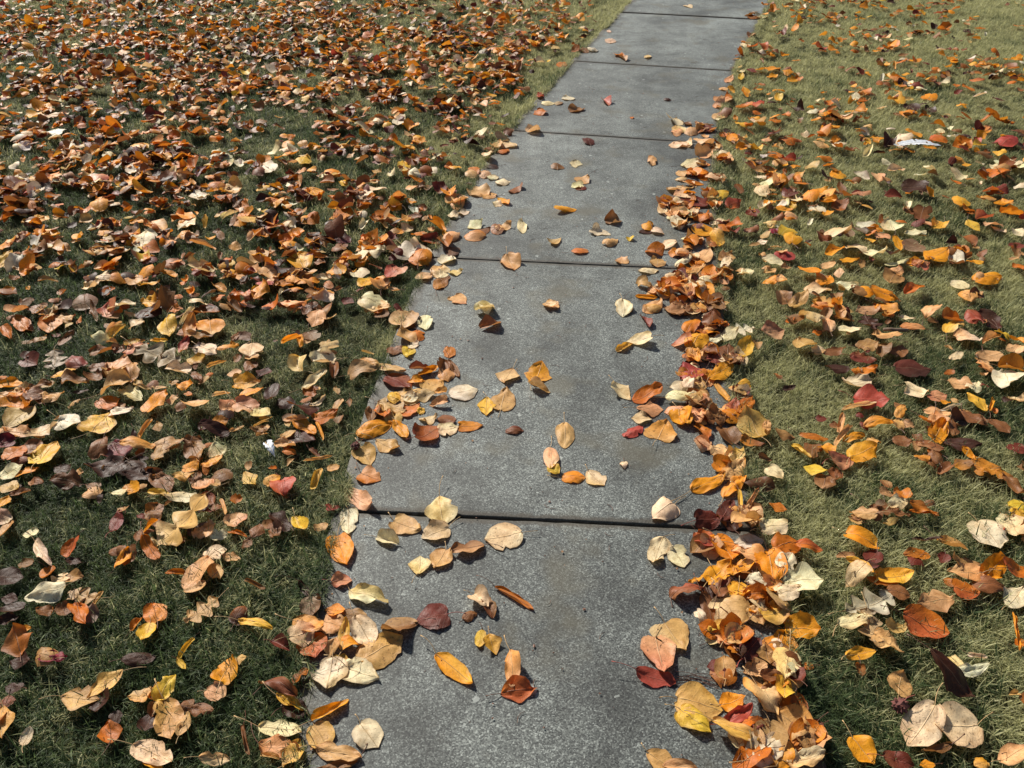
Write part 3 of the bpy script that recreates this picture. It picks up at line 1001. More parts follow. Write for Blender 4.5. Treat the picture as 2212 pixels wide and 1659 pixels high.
 ((1244, 1200, 0.698), """
950 20 110 52 10 c/v
983 105 128 68 20 bp/v|brown crumpled leaf with a dark stalk on the concrete, third leaf row|brown crumpled concrete leaf
340 15 162 52 0 co/c
500 70 142 100 -10 pb/rf|pinkish brown round leaf at the path's grassy rim|pinkish brown rim leaf
615 87 82 75 -90 c/f
515 178 102 82 -40 to/w
562 160 62 88 80 O
523 253 67 67 -90 y/rf|small round yellow leaf at the path's grassy rim|small round yellow leaf
550 217 62 28 30 c
450 250 102 38 0 b
752 255 68 54 0 O/rf|small round orange leaf on the second slab|small round orange leaf
1080 390 130 84 -10 pO/rf|salmon rounded leaf on the second slab|salmon rounded leaf
1257 378 152 112 -10 ot/rf|orange-tan round leaf with a smaller brown leaf touching it|orange-tan round leaf
1263 460 122 52 -20 tp/v
832 482 158 80 10 wc/f|pale cream oval leaf lying flat on the second slab|pale cream oval leaf
1055 522 142 105 0 t/rf|tan rounded leaf overlapping a small yellow one
963 560 97 92 -90 y/rf|small golden leaf with pointed tip, half under a tan rounded leaf|small golden pointed leaf
705 1150 180 158 -80 cy/rf|pale yellow-green round leaf with stalk up, lying on the first joint|pale yellow-green leaf
870 671 137 50 0 Oo/f
745 690 115 60 0 c/f
630 715 155 105 30 RO/c|dark red leaf curled over, touching a cream leaf|dark red curled leaf
640 635 92 48 20 tc
735 637 102 52 0 b
1120 697 102 40 0 Rb/a|small dark red arched leaf standing on the second slab|small dark red arched leaf
1405 723 142 92 -90 pt/a|tan-pink curled leaf with upright stalk casting a dark shadow|tan-pink curled leaf
1328 857 130 76 -90 pc/a|pale pink fan-shaped leaf on the second slab|pale pink fan-shaped leaf
1345 928 67 50 -30 yo/f
1453 958 130 68 0 ot/a|torn orange-tan leaf between a yellow scrap and a lemon leaf|torn orange-tan leaf
1577 965 120 86 -40 cy/f|lemon leaf with brown dots and long stalk on the second slab|lemon dotted leaf
1740 892 46 40 -80 c/w
1728 480 102 86 -40 ct/w|cream-tan wrinkled leaf on the concrete near the drift|cream-tan wrinkled leaf
1822 196 137 54 0 cy/c|straw leaf bent double with a yellow wing on the second slab|straw double-winged leaf
1745 225 102 42 32 yt/h
1865 87 78 66 -60 bm/v|small dark brown leaf on concrete by the drift
1740 3 120 88 -90 cy/rf|cream heart-shaped leaf with stalk pointing up on the concrete|cream heart-shaped leaf
1320 0 72 20 0 pc
280 842 108 112 -60 t/rf
303 957 118 88 -20 Op/rf|salmon-orange speckled round leaf at the slab's grassy rim|salmon-orange rim leaf
396 782 148 76 -22 t/w|tan leathery leaf with long stalk on the second slab's grassy side
330 695 205 68 20 o/a|orange arched leaf at the path's grassy rim|orange arched rim leaf
478 697 115 60 -55 o/f
240 1085 235 75 -38 pw/w|long pinkish-white crinkled leaf at the grassy end of the first joint|crinkled pinkish-white leaf
270 375 170 55 12 pb/w
420 356 165 38 -10 tp
590 358 122 48 0 bm
635 372 122 38 25 o/h
468 422 155 95 -30 RO/f|dark red triangular leaf in the small drift at the grassy rim|dark red triangular leaf
562 420 92 38 0 o
655 440 132 72 20 to/f
735 387 92 58 0 to
718 335 102 60 0 b
780 350 105 36 -60 b
440 512 72 62 0 y
545 500 152 88 20 t
615 502 125 60 0 tg/w
700 490 75 28 0 ot
535 525 82 46 -10 cw/c
690 550 105 36 0 tp
528 577 122 68 25 Oo
590 590 46 28 0 y
425 560 150 92 -20 tg/k|grey-tan lobed leaf in the small drift at the grassy rim|grey-tan lobed rim leaf
375 605 92 70 0 O
318 612 84 72 0 b
445 628 92 60 0 t
290 328 125 40 -15 to
1870 500 165 70 20 Or/c|orange-red cupped leaf at the drift's inner tip|orange-red cupped drift leaf
1885 580 145 70 0 pb
1838 630 112 62 0 ct/f
1955 693 175 102 -15 to/f|big apricot-tan leaf with stalk up, at the drift's inner tip|big apricot-tan leaf
1797 702 105 60 40 r/e|small red pointed leaf on the concrete beside the drift|small red pointed leaf
2055 632 132 82 0 o/c
2065 480 132 60 0 c/w
2050 530 150 45 0 cy
2040 590 142 58 0 pt
2060 215 105 48 0 rp
2030 20 130 58 0 bp
1900 10 92 38 0 to
1960 1155 152 108 210 c/w|cream leaf with stalk to the drift, just behind the first joint|cream leaf behind the joint
"""),
 ((2688, 1200, 0.6076), """
60 122 135 82 50 Oo/w
95 242 165 112 50 oy/a|big amber arched leaf crowning the drift|big amber arched leaf
70 345 115 68 -60 ot/v
42 437 155 96 0 rm/rf|crimson fan-shaped leaf in the drift|crimson fan-shaped leaf
192 112 135 68 0 bR
230 28 82 58 0 b
100 20 102 58 0 to
170 76 92 28 0 c
300 195 130 55 15 c/w
380 165 165 58 0 w/k|white lobed oak leaf on grass beside the drift|white lobed oak leaf
215 225 85 48 40 w
290 322 112 78 0 b/f
192 362 112 78 0 bm/k
300 376 92 60 0 b
245 437 165 78 25 o/f|orange leaf standing at the drift's grassy side
255 552 150 48 -50 ot/h
98 522 112 90 0 to
30 522 72 78 0 c
32 602 92 62 0 cg
75 622 102 60 20 tg
140 602 92 70 0 t
195 675 72 60 40 cy
85 717 108 100 40 po/w
205 742 142 68 10 bt
122 812 132 98 -60 Or/v|orange-red folded leaf on the drift's inner rim|orange-red folded drift leaf
20 742 82 70 0 o
320 682 125 78 70 br/f
405 652 155 78 50 Or/f|upright red-orange leaf on grass beside the drift|upright red-orange leaf
405 292 118 88 60 y/c|golden shell-like leaf on grass beside the drift|golden shell-like leaf
397 520 82 38 0 yo
460 782 195 138 10 ty/w|large tan leaf with ragged edge on grass beside the drift|large ragged tan leaf
540 802 55 78 0 t
450 892 152 58 0 bo
290 832 132 98 0 b
255 942 130 85 -40 oc/w
335 972 140 78 20 yc/w
345 1062 165 88 40 po/f
280 1092 72 80 0 t
165 1148 225 82 22 o/f|long orange leaf reaching from the drift over the concrete|long orange reaching leaf
335 1160 200 78 45 ot/w
490 1162 205 78 0 Bb/e
455 1255 135 58 60 pr/h
370 1290 150 30 -85 yt/h
290 1332 150 95 60 RB/f
605 1082 120 72 -35 ct/w|cream-tan leaf lying alone on green grass beside the drift|cream-tan lone leaf
617 1307 122 58 -20 O/f|small rust leaf on green grass beside the drift|small rust leaf
590 182 155 82 15 pm/f|mauve-pink leaf with a yellow rim, on grass beyond the drift bulge|mauve-pink leaf
732 88 150 62 30 bg/w
842 115 152 92 0 tc/w
942 130 82 70 0 pc
1080 157 137 46 0 c/f
1212 122 125 98 -60 B/k|dark purple star-lobed leaf on straw lawn|dark purple star-lobed leaf
1318 40 155 52 -15 ot/w
1190 36 142 48 0 pb
1010 60 72 70 0 Oc
905 22 162 46 0 Op
1045 92 122 56 0 bt
1450 86 112 32 -10 c/f
1490 140 148 36 0 Op/a
1602 42 112 78 40 po/w
1298 217 165 82 0 pb/f|mauve-brown round leaf by a small twig on straw lawn|mauve-brown round leaf
1195 275 132 56 0 bt/f
1408 295 75 92 60 b/f
798 262 140 90 -40 t/w|pale tan rough leaf lying on straw grass|pale tan rough leaf
880 300 75 48 20 co
985 300 152 48 15 b/w
1290 297 95 76 0 b
1168 347 165 56 -10 Rb/f
1488 412 225 92 -5 BR/f|big dark brown glossy leaf on the straw lawn|big dark brown glossy leaf
1185 437 132 56 10 O/w
1130 495 192 66 0 c/c|bright cream tub-shaped leaf with upright stalk on straw lawn|bright cream tub-shaped leaf
1000 412 152 48 0 B
690 535 82 28 20 B
1215 622 212 88 -10 r/w|vivid red wavy leaf behind a rolled tan one|vivid red wavy leaf
1140 660 220 46 10 ct/h
1513 550 162 66 -15 c/w|cream leaf with a curved stalk, right of a dark brown glossy leaf|cream curved-stalk leaf
1650 590 125 58 0 rp/f
1700 632 72 24 -15 o
1775 332 95 48 35 c/f
1750 90 132 58 0 Ob
1750 142 125 72 30 yc/w|straw-yellow curved leaf in front of an orange one
1880 86 92 68 10 rb
1980 102 132 95 0 BR
1845 212 162 72 0 co/w
2000 216 125 58 30 tp
2068 202 75 68 0 y
1985 330 192 58 0 pb/f
2160 290 112 58 -20 p
2160 230 105 36 -30 o
1965 405 125 48 -40 pO/f
2120 422 152 78 0 ob
2102 500 190 102 -10 cw/w|bright cream leaf cupped like a hand on the straw lawn|bright cream hand-shaped leaf
1940 472 62 44 0 pt
1798 512 152 58 -12 pt/w
1890 526 102 52 -20 c
1908 628 108 98 0 y/rf|yellow squarish leaf on the straw lawn|yellow squarish leaf
2005 640 92 38 75 o/h
2160 606 112 28 0 pc
1740 668 135 34 20 w/h|small white rolled leaf on a brown one
1652 705 182 58 -5 pb/f
1888 732 195 68 -28 b/f
2050 782 155 56 -35 b/f
1568 742 95 58 -45 O
1645 772 125 98 0 pO/w
1650 832 132 108 60 oO/w|orange upright leaf with pink top among brown leaves|orange pink-topped leaf
1745 802 82 88 0 bt
1790 752 132 58 0 B
1808 906 222 78 0 B/f|pure black flat leaf on the straw lawn|black flat leaf
1597 920 168 72 0 bp/f
1420 882 122 52 -10 b
1270 777 192 56 8 op/a
1390 772 82 78 0 tb
1412 690 92 56 60 ot
1455 782 82 38 0 bp
1025 770 105 56 80 t/h
1035 848 152 48 48 pb/h
1112 862 142 38 15 ot
1237 882 85 48 0 to
850 858 185 58 -10 OB/a|rust arched leaf blotched black, on straw lawn|rust leaf blotched black
660 852 132 68 0 bt/w
768 943 148 42 -38 yt/h
845 945 112 82 0 b/f
935 950 105 56 -30 ob
1163 965 170 102 15 oy/rf|orange-gold oval leaf touching a rose-pink one|orange-gold oval leaf
1035 1017 168 84 12 rp/f|rose-pink smooth leaf between a gold and a yellow leaf|rose-pink smooth leaf
860 1067 152 72 -15 y/f|bright yellow pointed leaf below the rose-pink one|bright yellow pointed leaf
922 1142 142 78 -15 bp/f
990 1102 92 82 0 b
1555 1002 95 56 0 bo
1630 1000 78 70 0 b
1820 1035 125 58 -15 bo
1855 972 55 72 0 o
1970 1056 175 95 -5 bo/f|brown oval leaf with ribbed face near a black leaf
1690 1075 112 48 0 b
2090 1112 125 58 -30 bo
2140 1172 62 122 0 b
2195 1070 62 60 0 b
2168 925 115 60 -25 R/f
2160 1302 112 70 0 y/w
2170 1357 105 60 0 y
1320 1215 95 38 -15 bp
1425 1232 125 62 -15 Op/w
1390 1292 132 58 0 ct/w|small cream-tan wavy leaf over a brown oak-like one
1340 1335 235 60 0 b/k
1170 1372 155 48 0 bt
1252 1382 72 48 0 b
1560 1342 195 48 -12 Ob
"""),
 ((1600, 500, 0.6076), """
820 15 82 48 20 cp/v
1180 83 84 42 0 BR/a
1595 213 92 52 -90 pt/w
1100 232 82 34 0 c/f
980 248 86 30 0 bg/w
1137 335 92 52 -20 t/w
1110 372 82 28 0 c
1130 382 72 28 0 Rb
715 395 92 36 30 bO/w
1030 528 142 36 5 oy/a
1340 597 108 38 0 bg/w
450 628 92 50 20 c/w
750 637 98 54 -90 c/w
1260 673 130 44 -12 c/w
968 728 84 44 30 tc
1330 735 85 48 30 pt/w
1450 714 50 22 0 y
1125 792 108 38 0 Op/a
1398 850 88 38 0 pt/w
1568 636 80 50 20 o
1545 665 82 28 0 B
1628 668 88 40 -20 c/w
445 698 135 54 5 Op/a
500 660 92 40 20 b
590 650 84 58 0 bO
625 640 112 38 12 co
677 872 125 102 -60 pt/w
347 1105 98 70 -30 pr/rf
510 1165 122 82 -90 c/w
935 1135 102 60 0 pt/rf
1412 1165 138 92 -90 cw/rf
625 348 98 34 0 c/w
470 410 145 62 -15 pt/w
530 432 105 36 0 t
585 490 60 24 0 c
632 470 75 36 -40 oy
660 108 92 58 20 cp
630 146 74 34 20 Op
630 80 84 32 10 g
525 190 62 58 0 pc
550 246 84 28 0 B
585 120 72 58 60 t
545 145 82 34 0 b
330 500 92 70 0 op/rf
275 430 98 60 0 o
325 470 145 62 0 pt
300 570 72 24 0 c
370 545 74 28 20 c
440 280 82 56 -60 O
510 300 82 38 0 p
560 316 74 28 0 c
420 310 82 38 0 pc
205 648 160 78 -32 o
85 700 74 58 40 Op
150 735 115 68 -20 RO
240 740 135 78 0 bO
300 700 82 60 40 p
100 790 155 52 -25 cw/w
92 850 165 102 0 Oo/a
260 850 105 54 -10 cw/f
300 800 92 60 0 Bb
215 925 122 70 0 co/rf
320 930 94 36 0 cy
115 965 115 50 15 pc
228 992 115 66 45 bo
1790 290 84 34 0 p
1780 330 74 26 0 p
1570 918 125 38 5 ct/f
1550 1015 122 50 -10 t/w
1555 1090 135 28 -5 o/h
1600 1152 115 76 40 tp
1700 748 155 58 32 cp/f
1610 800 105 50 -20 OR
1790 102 115 34 0 cp/w
1890 482 102 88 20 R/f
2035 445 150 60 20 yo/a
2120 510 92 38 15 rO
1928 830 135 88 40 p/f
1780 1000 135 58 22 oc/w
1970 965 105 80 20 t/w
1930 1085 135 80 0 o/c
2075 885 118 62 60 wt/w
1790 1085 145 68 -12 po/w
1785 1180 150 60 20 bp/e
1890 290 122 48 5 o
1925 660 145 68 15 o
2010 730 115 78 -60 yt/w
2050 188 112 38 12 c/w
1630 865 102 48 0 t
1660 522 62 60 0 cp
1755 395 120 60 20 pc/w
1800 440 120 55 10 pc
1840 235 110 40 10 c/w
1930 105 110 40 10 pt/w
1940 165 100 50 20 pt
1990 350 100 36 10 pc
1780 560 110 50 0 tp
1760 620 100 60 0 c
1860 730 110 60 20 t
1800 870 140 40 30 ct
1880 920 150 46 30 t
"""),
 ((2000, 0, 0.5425), """
1315 40 62 20 0 c/f
1780 115 112 40 0 bO
1835 118 74 28 10 c
1760 103 92 20 0 b
735 218 36 12 0 c
745 290 78 24 0 wp/f
612 353 84 30 0 wc/a
555 360 52 24 0 b
842 418 64 50 -60 Bp/v
810 392 74 20 -8 O
1015 402 50 22 0 cy/f
435 700 92 28 0 cw/f
235 688 52 34 0 r
290 740 92 24 0 c
365 738 62 24 0 bc
232 808 104 34 5 O/w
500 787 108 28 5 bp/w
715 733 92 36 0 rp/v
1157 712 42 22 10 B
900 843 28 12 0 O
1215 872 142 68 -10 ct/w
1300 885 74 28 0 b
1240 932 94 38 0 co
1225 957 74 36 0 p
1385 885 62 28 0 p
1440 930 125 58 0 Rb
1330 950 94 58 0 pb
1242 1042 135 36 5 cp/w
1560 722 84 58 20 pt
1530 752 84 48 40 pw
1600 700 60 50 0 O
1565 635 62 24 0 p
1605 570 52 38 40 p
1530 832 135 58 45 pO
1765 250 64 38 40 pb
1770 345 74 40 0 Or
1850 345 64 28 0 rO
1720 330 64 28 0 c
1850 400 82 42 0 BR
1910 400 42 34 0 o
1690 515 52 28 30 c
1770 515 62 38 0 R
1835 512 76 48 0 o/rf
1925 500 82 38 10 o
2030 530 82 42 0 ot
1690 562 42 34 0 yo
1725 682 68 52 0 oy/rf
1920 550 62 24 15 o
1965 665 92 48 0 o/a
1965 715 56 28 0 yo
1710 775 112 48 0 O
1810 755 112 48 10 rO
1705 905 92 44 10 yo
1812 900 84 58 30 c
1940 880 82 28 0 O
390 470 76 48 0 O/rf
175 312 98 58 5 oy/a
405 270 74 30 0 o
100 238 86 44 0 O
"""),
 ((2700, 300, 0.6027), """
950 360 115 78 0 oy/a
1010 280 125 68 0 pt
940 252 84 38 20 o
1150 115 92 28 0 O
1375 30 98 34 -8 Op
1595 135 108 50 -10 o/a
1455 247 115 50 0 oO/a
1480 205 94 38 0 B
1595 217 54 46 0 B
1485 380 135 84 -30 ot/f
1250 415 95 44 -5 o
1655 410 122 44 0 Or
1740 400 64 28 0 w
1400 440 130 48 0 cw/w
1370 162 92 34 5 yo
1445 150 84 18 5 yc
2040 157 78 54 0 BR
1845 75 58 38 0 O
1900 35 54 58 0 OR
2100 432 84 68 20 rm
1800 450 112 48 10 O
1915 455 74 38 -20 y
2130 570 122 36 -12 c/f
2050 600 145 34 -15 c/f
2030 640 132 48 0 O
1585 622 105 78 80 ct/w
1790 650 112 38 0 cp/w
1490 730 162 48 -5 B
1590 772 62 28 0 o
1800 820 125 68 -5 oy/a
1990 750 95 78 60 Or
2070 835 112 50 -5 o
1970 797 105 28 0 to
1450 847 94 38 -90 cw/v
1140 797 112 50 0 pm/w
925 775 130 78 50 po/w
1015 850 84 48 15 bO
862 872 115 28 -12 wc/f
1370 612 145 28 12 cp
1255 665 88 42 -5 pr
1190 505 135 46 40 c/v
905 545 115 34 -5 Oo
885 452 105 38 -10 po
590 517 94 54 0 Ob/rf
465 487 64 44 -30 yo
310 405 84 38 0 o
370 402 54 36 30 yc
690 422 125 58 10 Or
750 702 68 44 10 Oo/rf
615 712 92 58 20 p
520 705 105 28 0 c
690 770 105 68 -20 RB
500 760 84 48 0 cp
712 820 95 68 -60 cp
510 842 84 58 40 c
690 918 84 42 10 p
560 957 56 44 -30 yc
575 1010 54 30 0 m
430 1007 84 44 10 bR
700 1062 135 72 -10 oy/a|big golden-orange arched leaf on the straw lawn behind a mauve leaf|big golden-orange leaf
500 1080 62 38 0 c
980 1055 155 66 22 ct/w
1185 977 115 44 0 wc/f
1130 1010 125 36 -18 Bg/w
1340 970 125 58 0 cp/w
1285 1050 84 58 -20 pt
1500 1025 135 24 0 c
1390 1097 84 48 -60 o
1485 1112 135 68 -25 gb/f
1628 1170 190 115 -28 o/rf|big shiny orange oval leaf on the straw lawn|big shiny orange leaf
1105 1127 118 84 20 c/w
972 1140 125 58 25 o/v
1235 1167 125 54 -25 c/w
648 1170 125 64 -20 rm/f
570 1215 145 48 0 c/c
1075 1200 115 34 5 o/f
1765 1190 94 58 0 w/w
1540 1240 122 50 0 rp/f
1890 1215 105 24 0 oy
1380 1225 145 22 5 cg/f
1375 1272 94 44 -15 po
1970 1322 190 74 5 o/a|large orange arched leaf near the picture's edge, straw lawn|large orange arched leaf
1787 1357 112 50 0 cw/f|chalky oblong leaf on the straw lawn
1350 1320 145 58 -15 bt/f
1492 1392 155 70 25 Or/v
1845 1435 122 58 0 op/a
1290 1442 185 62 -15 o/f
805 1278 105 98 20 o/rf
900 1330 122 78 -20 ot/rf|smooth light orange round leaf on the straw lawn cluster|smooth light orange leaf
622 1335 84 66 80 po/c
540 1345 92 28 0 o
545 1270 64 58 -40 tp
395 1290 84 58 40 c/w
1050 1370 145 58 10 ct
870 1402 185 58 5 pc/w
1150 1400 132 58 0 bt
900 1500 155 56 -15 to
990 1482 112 56 60 Oo
740 1470 115 58 30 ty
640 1450 125 58 0 bp
2120 905 152 50 0 o
1955 922 120 58 10 rp
1570 967 135 34 -5 pr/f
1650 970 94 58 -20 y
1870 980 84 58 0 yt/rf
2010 980 135 34 5 p
2165 1020 84 34 0 c
1850 1080 122 58 0 bO
2160 1110 94 48 -20 R
1355 782 105 28 0 RB
1540 910 122 48 -10 bR
2190 1250 62 78 -60 O
930 1230 94 48 30 p
1000 1290 64 38 0 p
"""),
 ((0, 300, 0.7685), """
1415 795 84 60 20 rp/rf|crimson-pink round leaf among brown leaves, far part of dark lawn|crimson-pink round leaf
1755 705 96 72 0 Oo/rf|vivid orange round leaf, far part of the dark lawn|vivid orange round leaf
1280 745 105 90 0 ty/rf
1975 732 108 64 0 Ob/f
2090 740 62 48 0 ot
1325 920 112 86 75 tp/f
1540 952 125 66 10 oy/f
2015 1005 98 60 -15 rp/f|rosy pink leaf near the path rim beside white leaves|rosy pink leaf
1555 432 88 52 0 y/a
712 362 108 46 -10 yo/a
1875 1060 68 62 60 yo/rf
1945 1067 94 58 10 op
1335 1105 84 74 60 op
1240 1127 115 46 -28 rp/w
1500 1177 118 44 -8 po/a
265 815 115 56 -20 yo
510 667 102 42 5 oy/a
470 1087 94 54 25 cy
400 825 54 42 -40 oy
760 1065 112 24 0 yo
985 1110 50 44 60 o
770 1160 74 44 20 yo
615 455 94 36 20 w
690 490 84 34 0 w/f
1000 305 92 50 0 Ot
1655 60 105 50 0 Oo/f
1440 30 94 34 0 o
1110 190 94 28 0 Oo/a
180 200 92 28 0 yo
225 160 62 50 40 o
280 285 92 28 0 w
1710 270 84 48 0 O
810 767 110 58 -30 ot/f
950 720 74 58 20 o/f
565 760 92 48 -10 O
700 740 74 28 0 o
1190 582 92 50 20 to
1145 637 84 54 20 O
1010 615 92 42 10 wc
1310 812 125 34 35 cp/h
1175 710 84 32 30 c/h
1690 512 105 18 0 c/h
1870 925 205 56 5 c/kw
1390 1012 105 66 20 tp
1045 1002 132 44 10 tc
240 880 84 34 0 cg
90 967 74 44 0 wg
15 950 64 58 0 yo
740 842 105 56 0 c
330 440 84 56 -50 pO
395 415 52 44 0 t/rf
690 545 92 48 -10 o
520 540 84 48 0 rp
490 590 94 24 0 o
285 530 74 34 0 o
210 510 44 38 60 O
920 455 74 44 -20 O
1030 490 48 46 0 Bm
2110 260 64 34 0 o
2085 370 74 58 20 oy
2070 460 64 48 0 yo
2060 910 112 78 20 wg/w
1900 600 175 50 20 c/kw
2110 575 64 28 0 p
2120 690 48 24 0 w
1610 600 92 38 12 o/f
1615 372 64 18 0 o/a
1370 470 84 38 15 c
1760 840 74 38 -15 Bm/f
1660 1142 105 48 22 c/f
1630 1122 84 58 0 bt
1920 1172 145 68 -12 cp/w
"""),
]

COLNAME = {'w': 'white', 'c': 'cream', 't': 'tan', 'y': 'yellow', 'o': 'orange', 'O': 'rust-orange', 'p': 'peach-pink',
           'r': 'red', 'R': 'dark red', 'b': 'brown', 'B': 'blackish brown', 'g': 'grey-tan', 'm': 'magenta'}
SHAPENAME = {'r': 'rounded', 'e': 'oval', 'k': 'lobed'}


def half_width(shape, u, seedv):
    """half width of the outline along the midrib, as a share of the greatest half width; left and right side"""
    r = np.random.default_rng(seedv)
    if shape == 'r':
        kind = r.random()
        if kind < 0.5:                                   # roundish
            a, b = r.uniform(0.36, 0.5), r.uniform(0.48, 0.66)
            w = (np.clip(u, 0, 1) ** a) * ((1 - u) ** b)
        elif kind < 0.78:                                # heart: broad shoulders by the stalk
            a, b = r.uniform(0.22, 0.32), r.uniform(0.62, 0.85)
            w = (np.clip(u, 0, 1) ** a) * ((1 - u) ** b)
        else:                                            # four-cornered
            pk = r.uniform(0.35, 0.55)
            w = np.minimum(u / pk, (1 - u) / (1 - pk)) ** r.uniform(0.6, 0.8)
        w = w / w.max()
        tip = np.clip((u - 0.80) / 0.20, 0, 1)
        w = w * (1 - 0.55 * tip ** 0.8)
    elif shape == 'e':
        w = (np.clip(u, 0, 1) ** 0.50) * ((1 - u) ** 0.66)
        w = w / w.max()
    else:
        ph = r.uniform(0, 0.5)
        env = (u ** 0.45) * ((1 - u) ** 0.45)
        env /= env.max()
        lob = np.abs(np.sin(math.pi * (u * 3.2 + ph))) ** 0.9
        w = env * (0.14 + 0.86 * lob)
        w = w * np.clip((u) / 0.08, 0.2, 1)
    wl, wr = w.copy(), w.copy()
    for ws in (wl, wr):
        ws *= 1 + r.normal(0, 0.028, len(u))
        ws *= 1 + 0.05 * np.sin(u * r.uniform(5, 11) + r.uniform(0, 6))
        if r.random() < 0.38 and shape != 'k':          # a bite or tear out of the margin
            c, h, d = r.uniform(0.25, 0.95), r.uniform(0.04, 0.12), r.uniform(0.15, 0.5)
            ws *= 1 - d * np.exp(-((u - c) / h) ** 2)
    return wl, wr


def arc(t, k):
    """bend a straight distance t with curvature k: along and up"""
    if abs(k) < 1e-4:
        return t, 0 * t
    return np.sin(t * k) / k, (1 - np.cos(t * k)) / k


def leaf_shape(L, W, shape, pose, nu, nv, seedv):
    """verts (nu+1)*(nv+1) in leaf space: x from stalk to tip, y across, z up; uv too"""
    r = np.random.default_rng(seedv)
    u = np.linspace(0, 1, nu + 1)
    u = 0.5 - 0.5 * np.cos(math.pi * u) * (0.55) - 0.0
    u = (u - u[0]) / (u[-1] - u[0])
    uu = np.clip(u, 0.004, 0.997)
    wl, wr = half_width(shape, uu, seedv)
    v = np.linspace(-1, 1, nv + 1)
    U, Vv = np.meshgrid(u, v, indexing='ij')
    Wd = np.where(Vv < 0, wr[:, None], wl[:, None]) * W / 2
    X = U * L
    Y = Vv * Wd
    # the blade runs a little back on either side of the stalk
    if shape == 'r':
        X = X - np.abs(Vv) ** 2 * L * 0.06 * np.exp(-(U / 0.18) ** 2)
    side = r.uniform(-0.18, 0.18)
    Y = Y + side * L * (U - 0.5) ** 2
    if pose is None:
        pose = r.choice(list('fwacvwacw'))
    kx = r.normal(0, 2.0)
    ky = r.normal(0, 4.0)
    amp = 0.04
    if pose == 'f':
        kx, ky, amp = r.normal(0, 4), r.normal(0, 7.0), 0.05
    elif pose == 'w':
        kx, ky, amp = r.normal(0, 10), r.normal(0, 17), 0.11
    elif pose == 'a':
        kx, ky, amp = -r.uniform(10, 20), -r.uniform(16, 32), 0.03
    elif pose == 'c':
        kx, ky, amp = r.uniform(3, 12), r.uniform(18, 34), 0.035
    elif pose == 'h':
        kx, ky, amp = r.uniform(-10, 10), r.uniform(35, 60), 0.03
    elif pose == 'v':
        kx, ky, amp = r.uniform(-8, 6), 0, 0.04
    sc_ = 0.075 / max(L, 0.03)
    kx *= sc_
    ky *= sc_
    if pose == 'h':
        ky = 2.0 / max(W / 2, 0.008) * r.uniform(0.7, 1.1)
    if pose == 'v':
        f = r.uniform(0.55, 1.15)
        yy = Y * math.cos(f)
        zz = np.sqrt((Y * math.sin(f)) ** 2 + (W * 0.03) ** 2) - W * 0.03
        zz += 0.0
    else:
        kyU = ky * (0.6 + 0.8 * (U * r.uniform(0.2, 1) + (1 - U) * r.uniform(0.2, 1)))
        lim = 2.6
        a = np.clip(Y * kyU, -lim, lim)
        kk = np.where(np.abs(kyU) < 1e-3, 1e-3, kyU)
        yy = np.sin(a) / kk
        zz = (1 - np.cos(a)) / kk
    # edge ripples
    f1, p1, p2 = r.uniform(7, 13), r.uniform(0, 6.3), r.uniform(0, 6.3)
    f2 = r.uniform(3, 6)
    zz = zz + amp * L * (np.abs(Vv) ** 1.6) * (0.6 * np.sin(f1 * U + p1 + Vv * 0.6) + 0.7 * np.sin(f2 * U + p2 + np.sign(Vv) * 1.3))
    zz = zz + 0.016 * L * np.sin(9 * U + 5 * Vv + p1) + 0.010 * L * np.sin(17 * U - 9 * Vv + p2)
    # dry creases
    nc = {'f': 1, 'a': 1, 'h': 0}.get(pose, 3)
    for _ in range(nc):
        ca_ = r.uniform(0, math.pi)
        pr_ = math.cos(ca_) * (X - L / 2) + math.sin(ca_) * Y
        c0_ = r.uniform(-0.35, 0.35) * W
        zz = zz + r.choice((-1, 1)) * r.uniform(0.08, 0.42) * (1.0 if pose != 'f' else 0.5) * np.maximum(pr_ - c0_, 0)
    # keel at the midrib
    zz = zz - 0.012 * L * np.exp(-(Vv / 0.16) ** 2)
    # bend along, stronger to the tip
    tipk = r.normal(0, 9) * sc_ if pose in ('w', 'v', 'c') else r.normal(0, 4) * sc_
    ang = kx * (X - L / 2) + tipk * np.clip(U - 0.6, 0, 1) ** 2 * L * 2.2
    angc = ang.mean(axis=1)
    ds = np.diff(X.mean(axis=1), prepend=0)
    cx = np.cumsum(ds * np.cos(angc))
    cz = np.cumsum(ds * np.sin(angc))
    dX = X - X.mean(axis=1)[:, None]
    PX = cx[:, None] + dX * np.cos(angc)[:, None] - zz * np.sin(angc)[:, None]
    PZ = cz[:, None] + dX * np.sin(angc)[:, None] + zz * np.cos(angc)[:, None]
    PY = yy
    # twist
    tw = (r.normal(0, 0.35) if pose in ('w', 'h', 'v') else r.normal(0, 0.12)) * (U - 0.5)
    PY, PZ = PY * np.cos(tw) - PZ * np.sin(tw), PY * np.sin(tw) + PZ * np.cos(tw)
    # keep the outline as large as it is seen
    ex, ey = PX.max() - PX.min(), PY.max() - PY.min()
    if pose != 'h':
        s1 = min(1.35, max(0.9, L / max(ex, 1e-4)))
        s2 = min(1.45, max(0.9, W / max(ey, 1e-4)))
        PX *= s1
        PY *= s2
    return np.stack([PX.ravel(), PY.ravel(), PZ.ravel()], axis=1), U.ravel(), Vv.ravel(), pose


_face_cache = {}


def grid_faces(nu, nv):
    if (nu, nv) not in _face_cache:
        f = []
        for i in range(nu):
            for j in range(nv):
                a = i * (nv + 1) + j
                f.append((a, a + nv + 1, a + nv + 2, a + 1))
        _face_cache[(nu, nv)] = np.array(f, dtype=np.int32)
    return _face_cache[(nu, nv)]


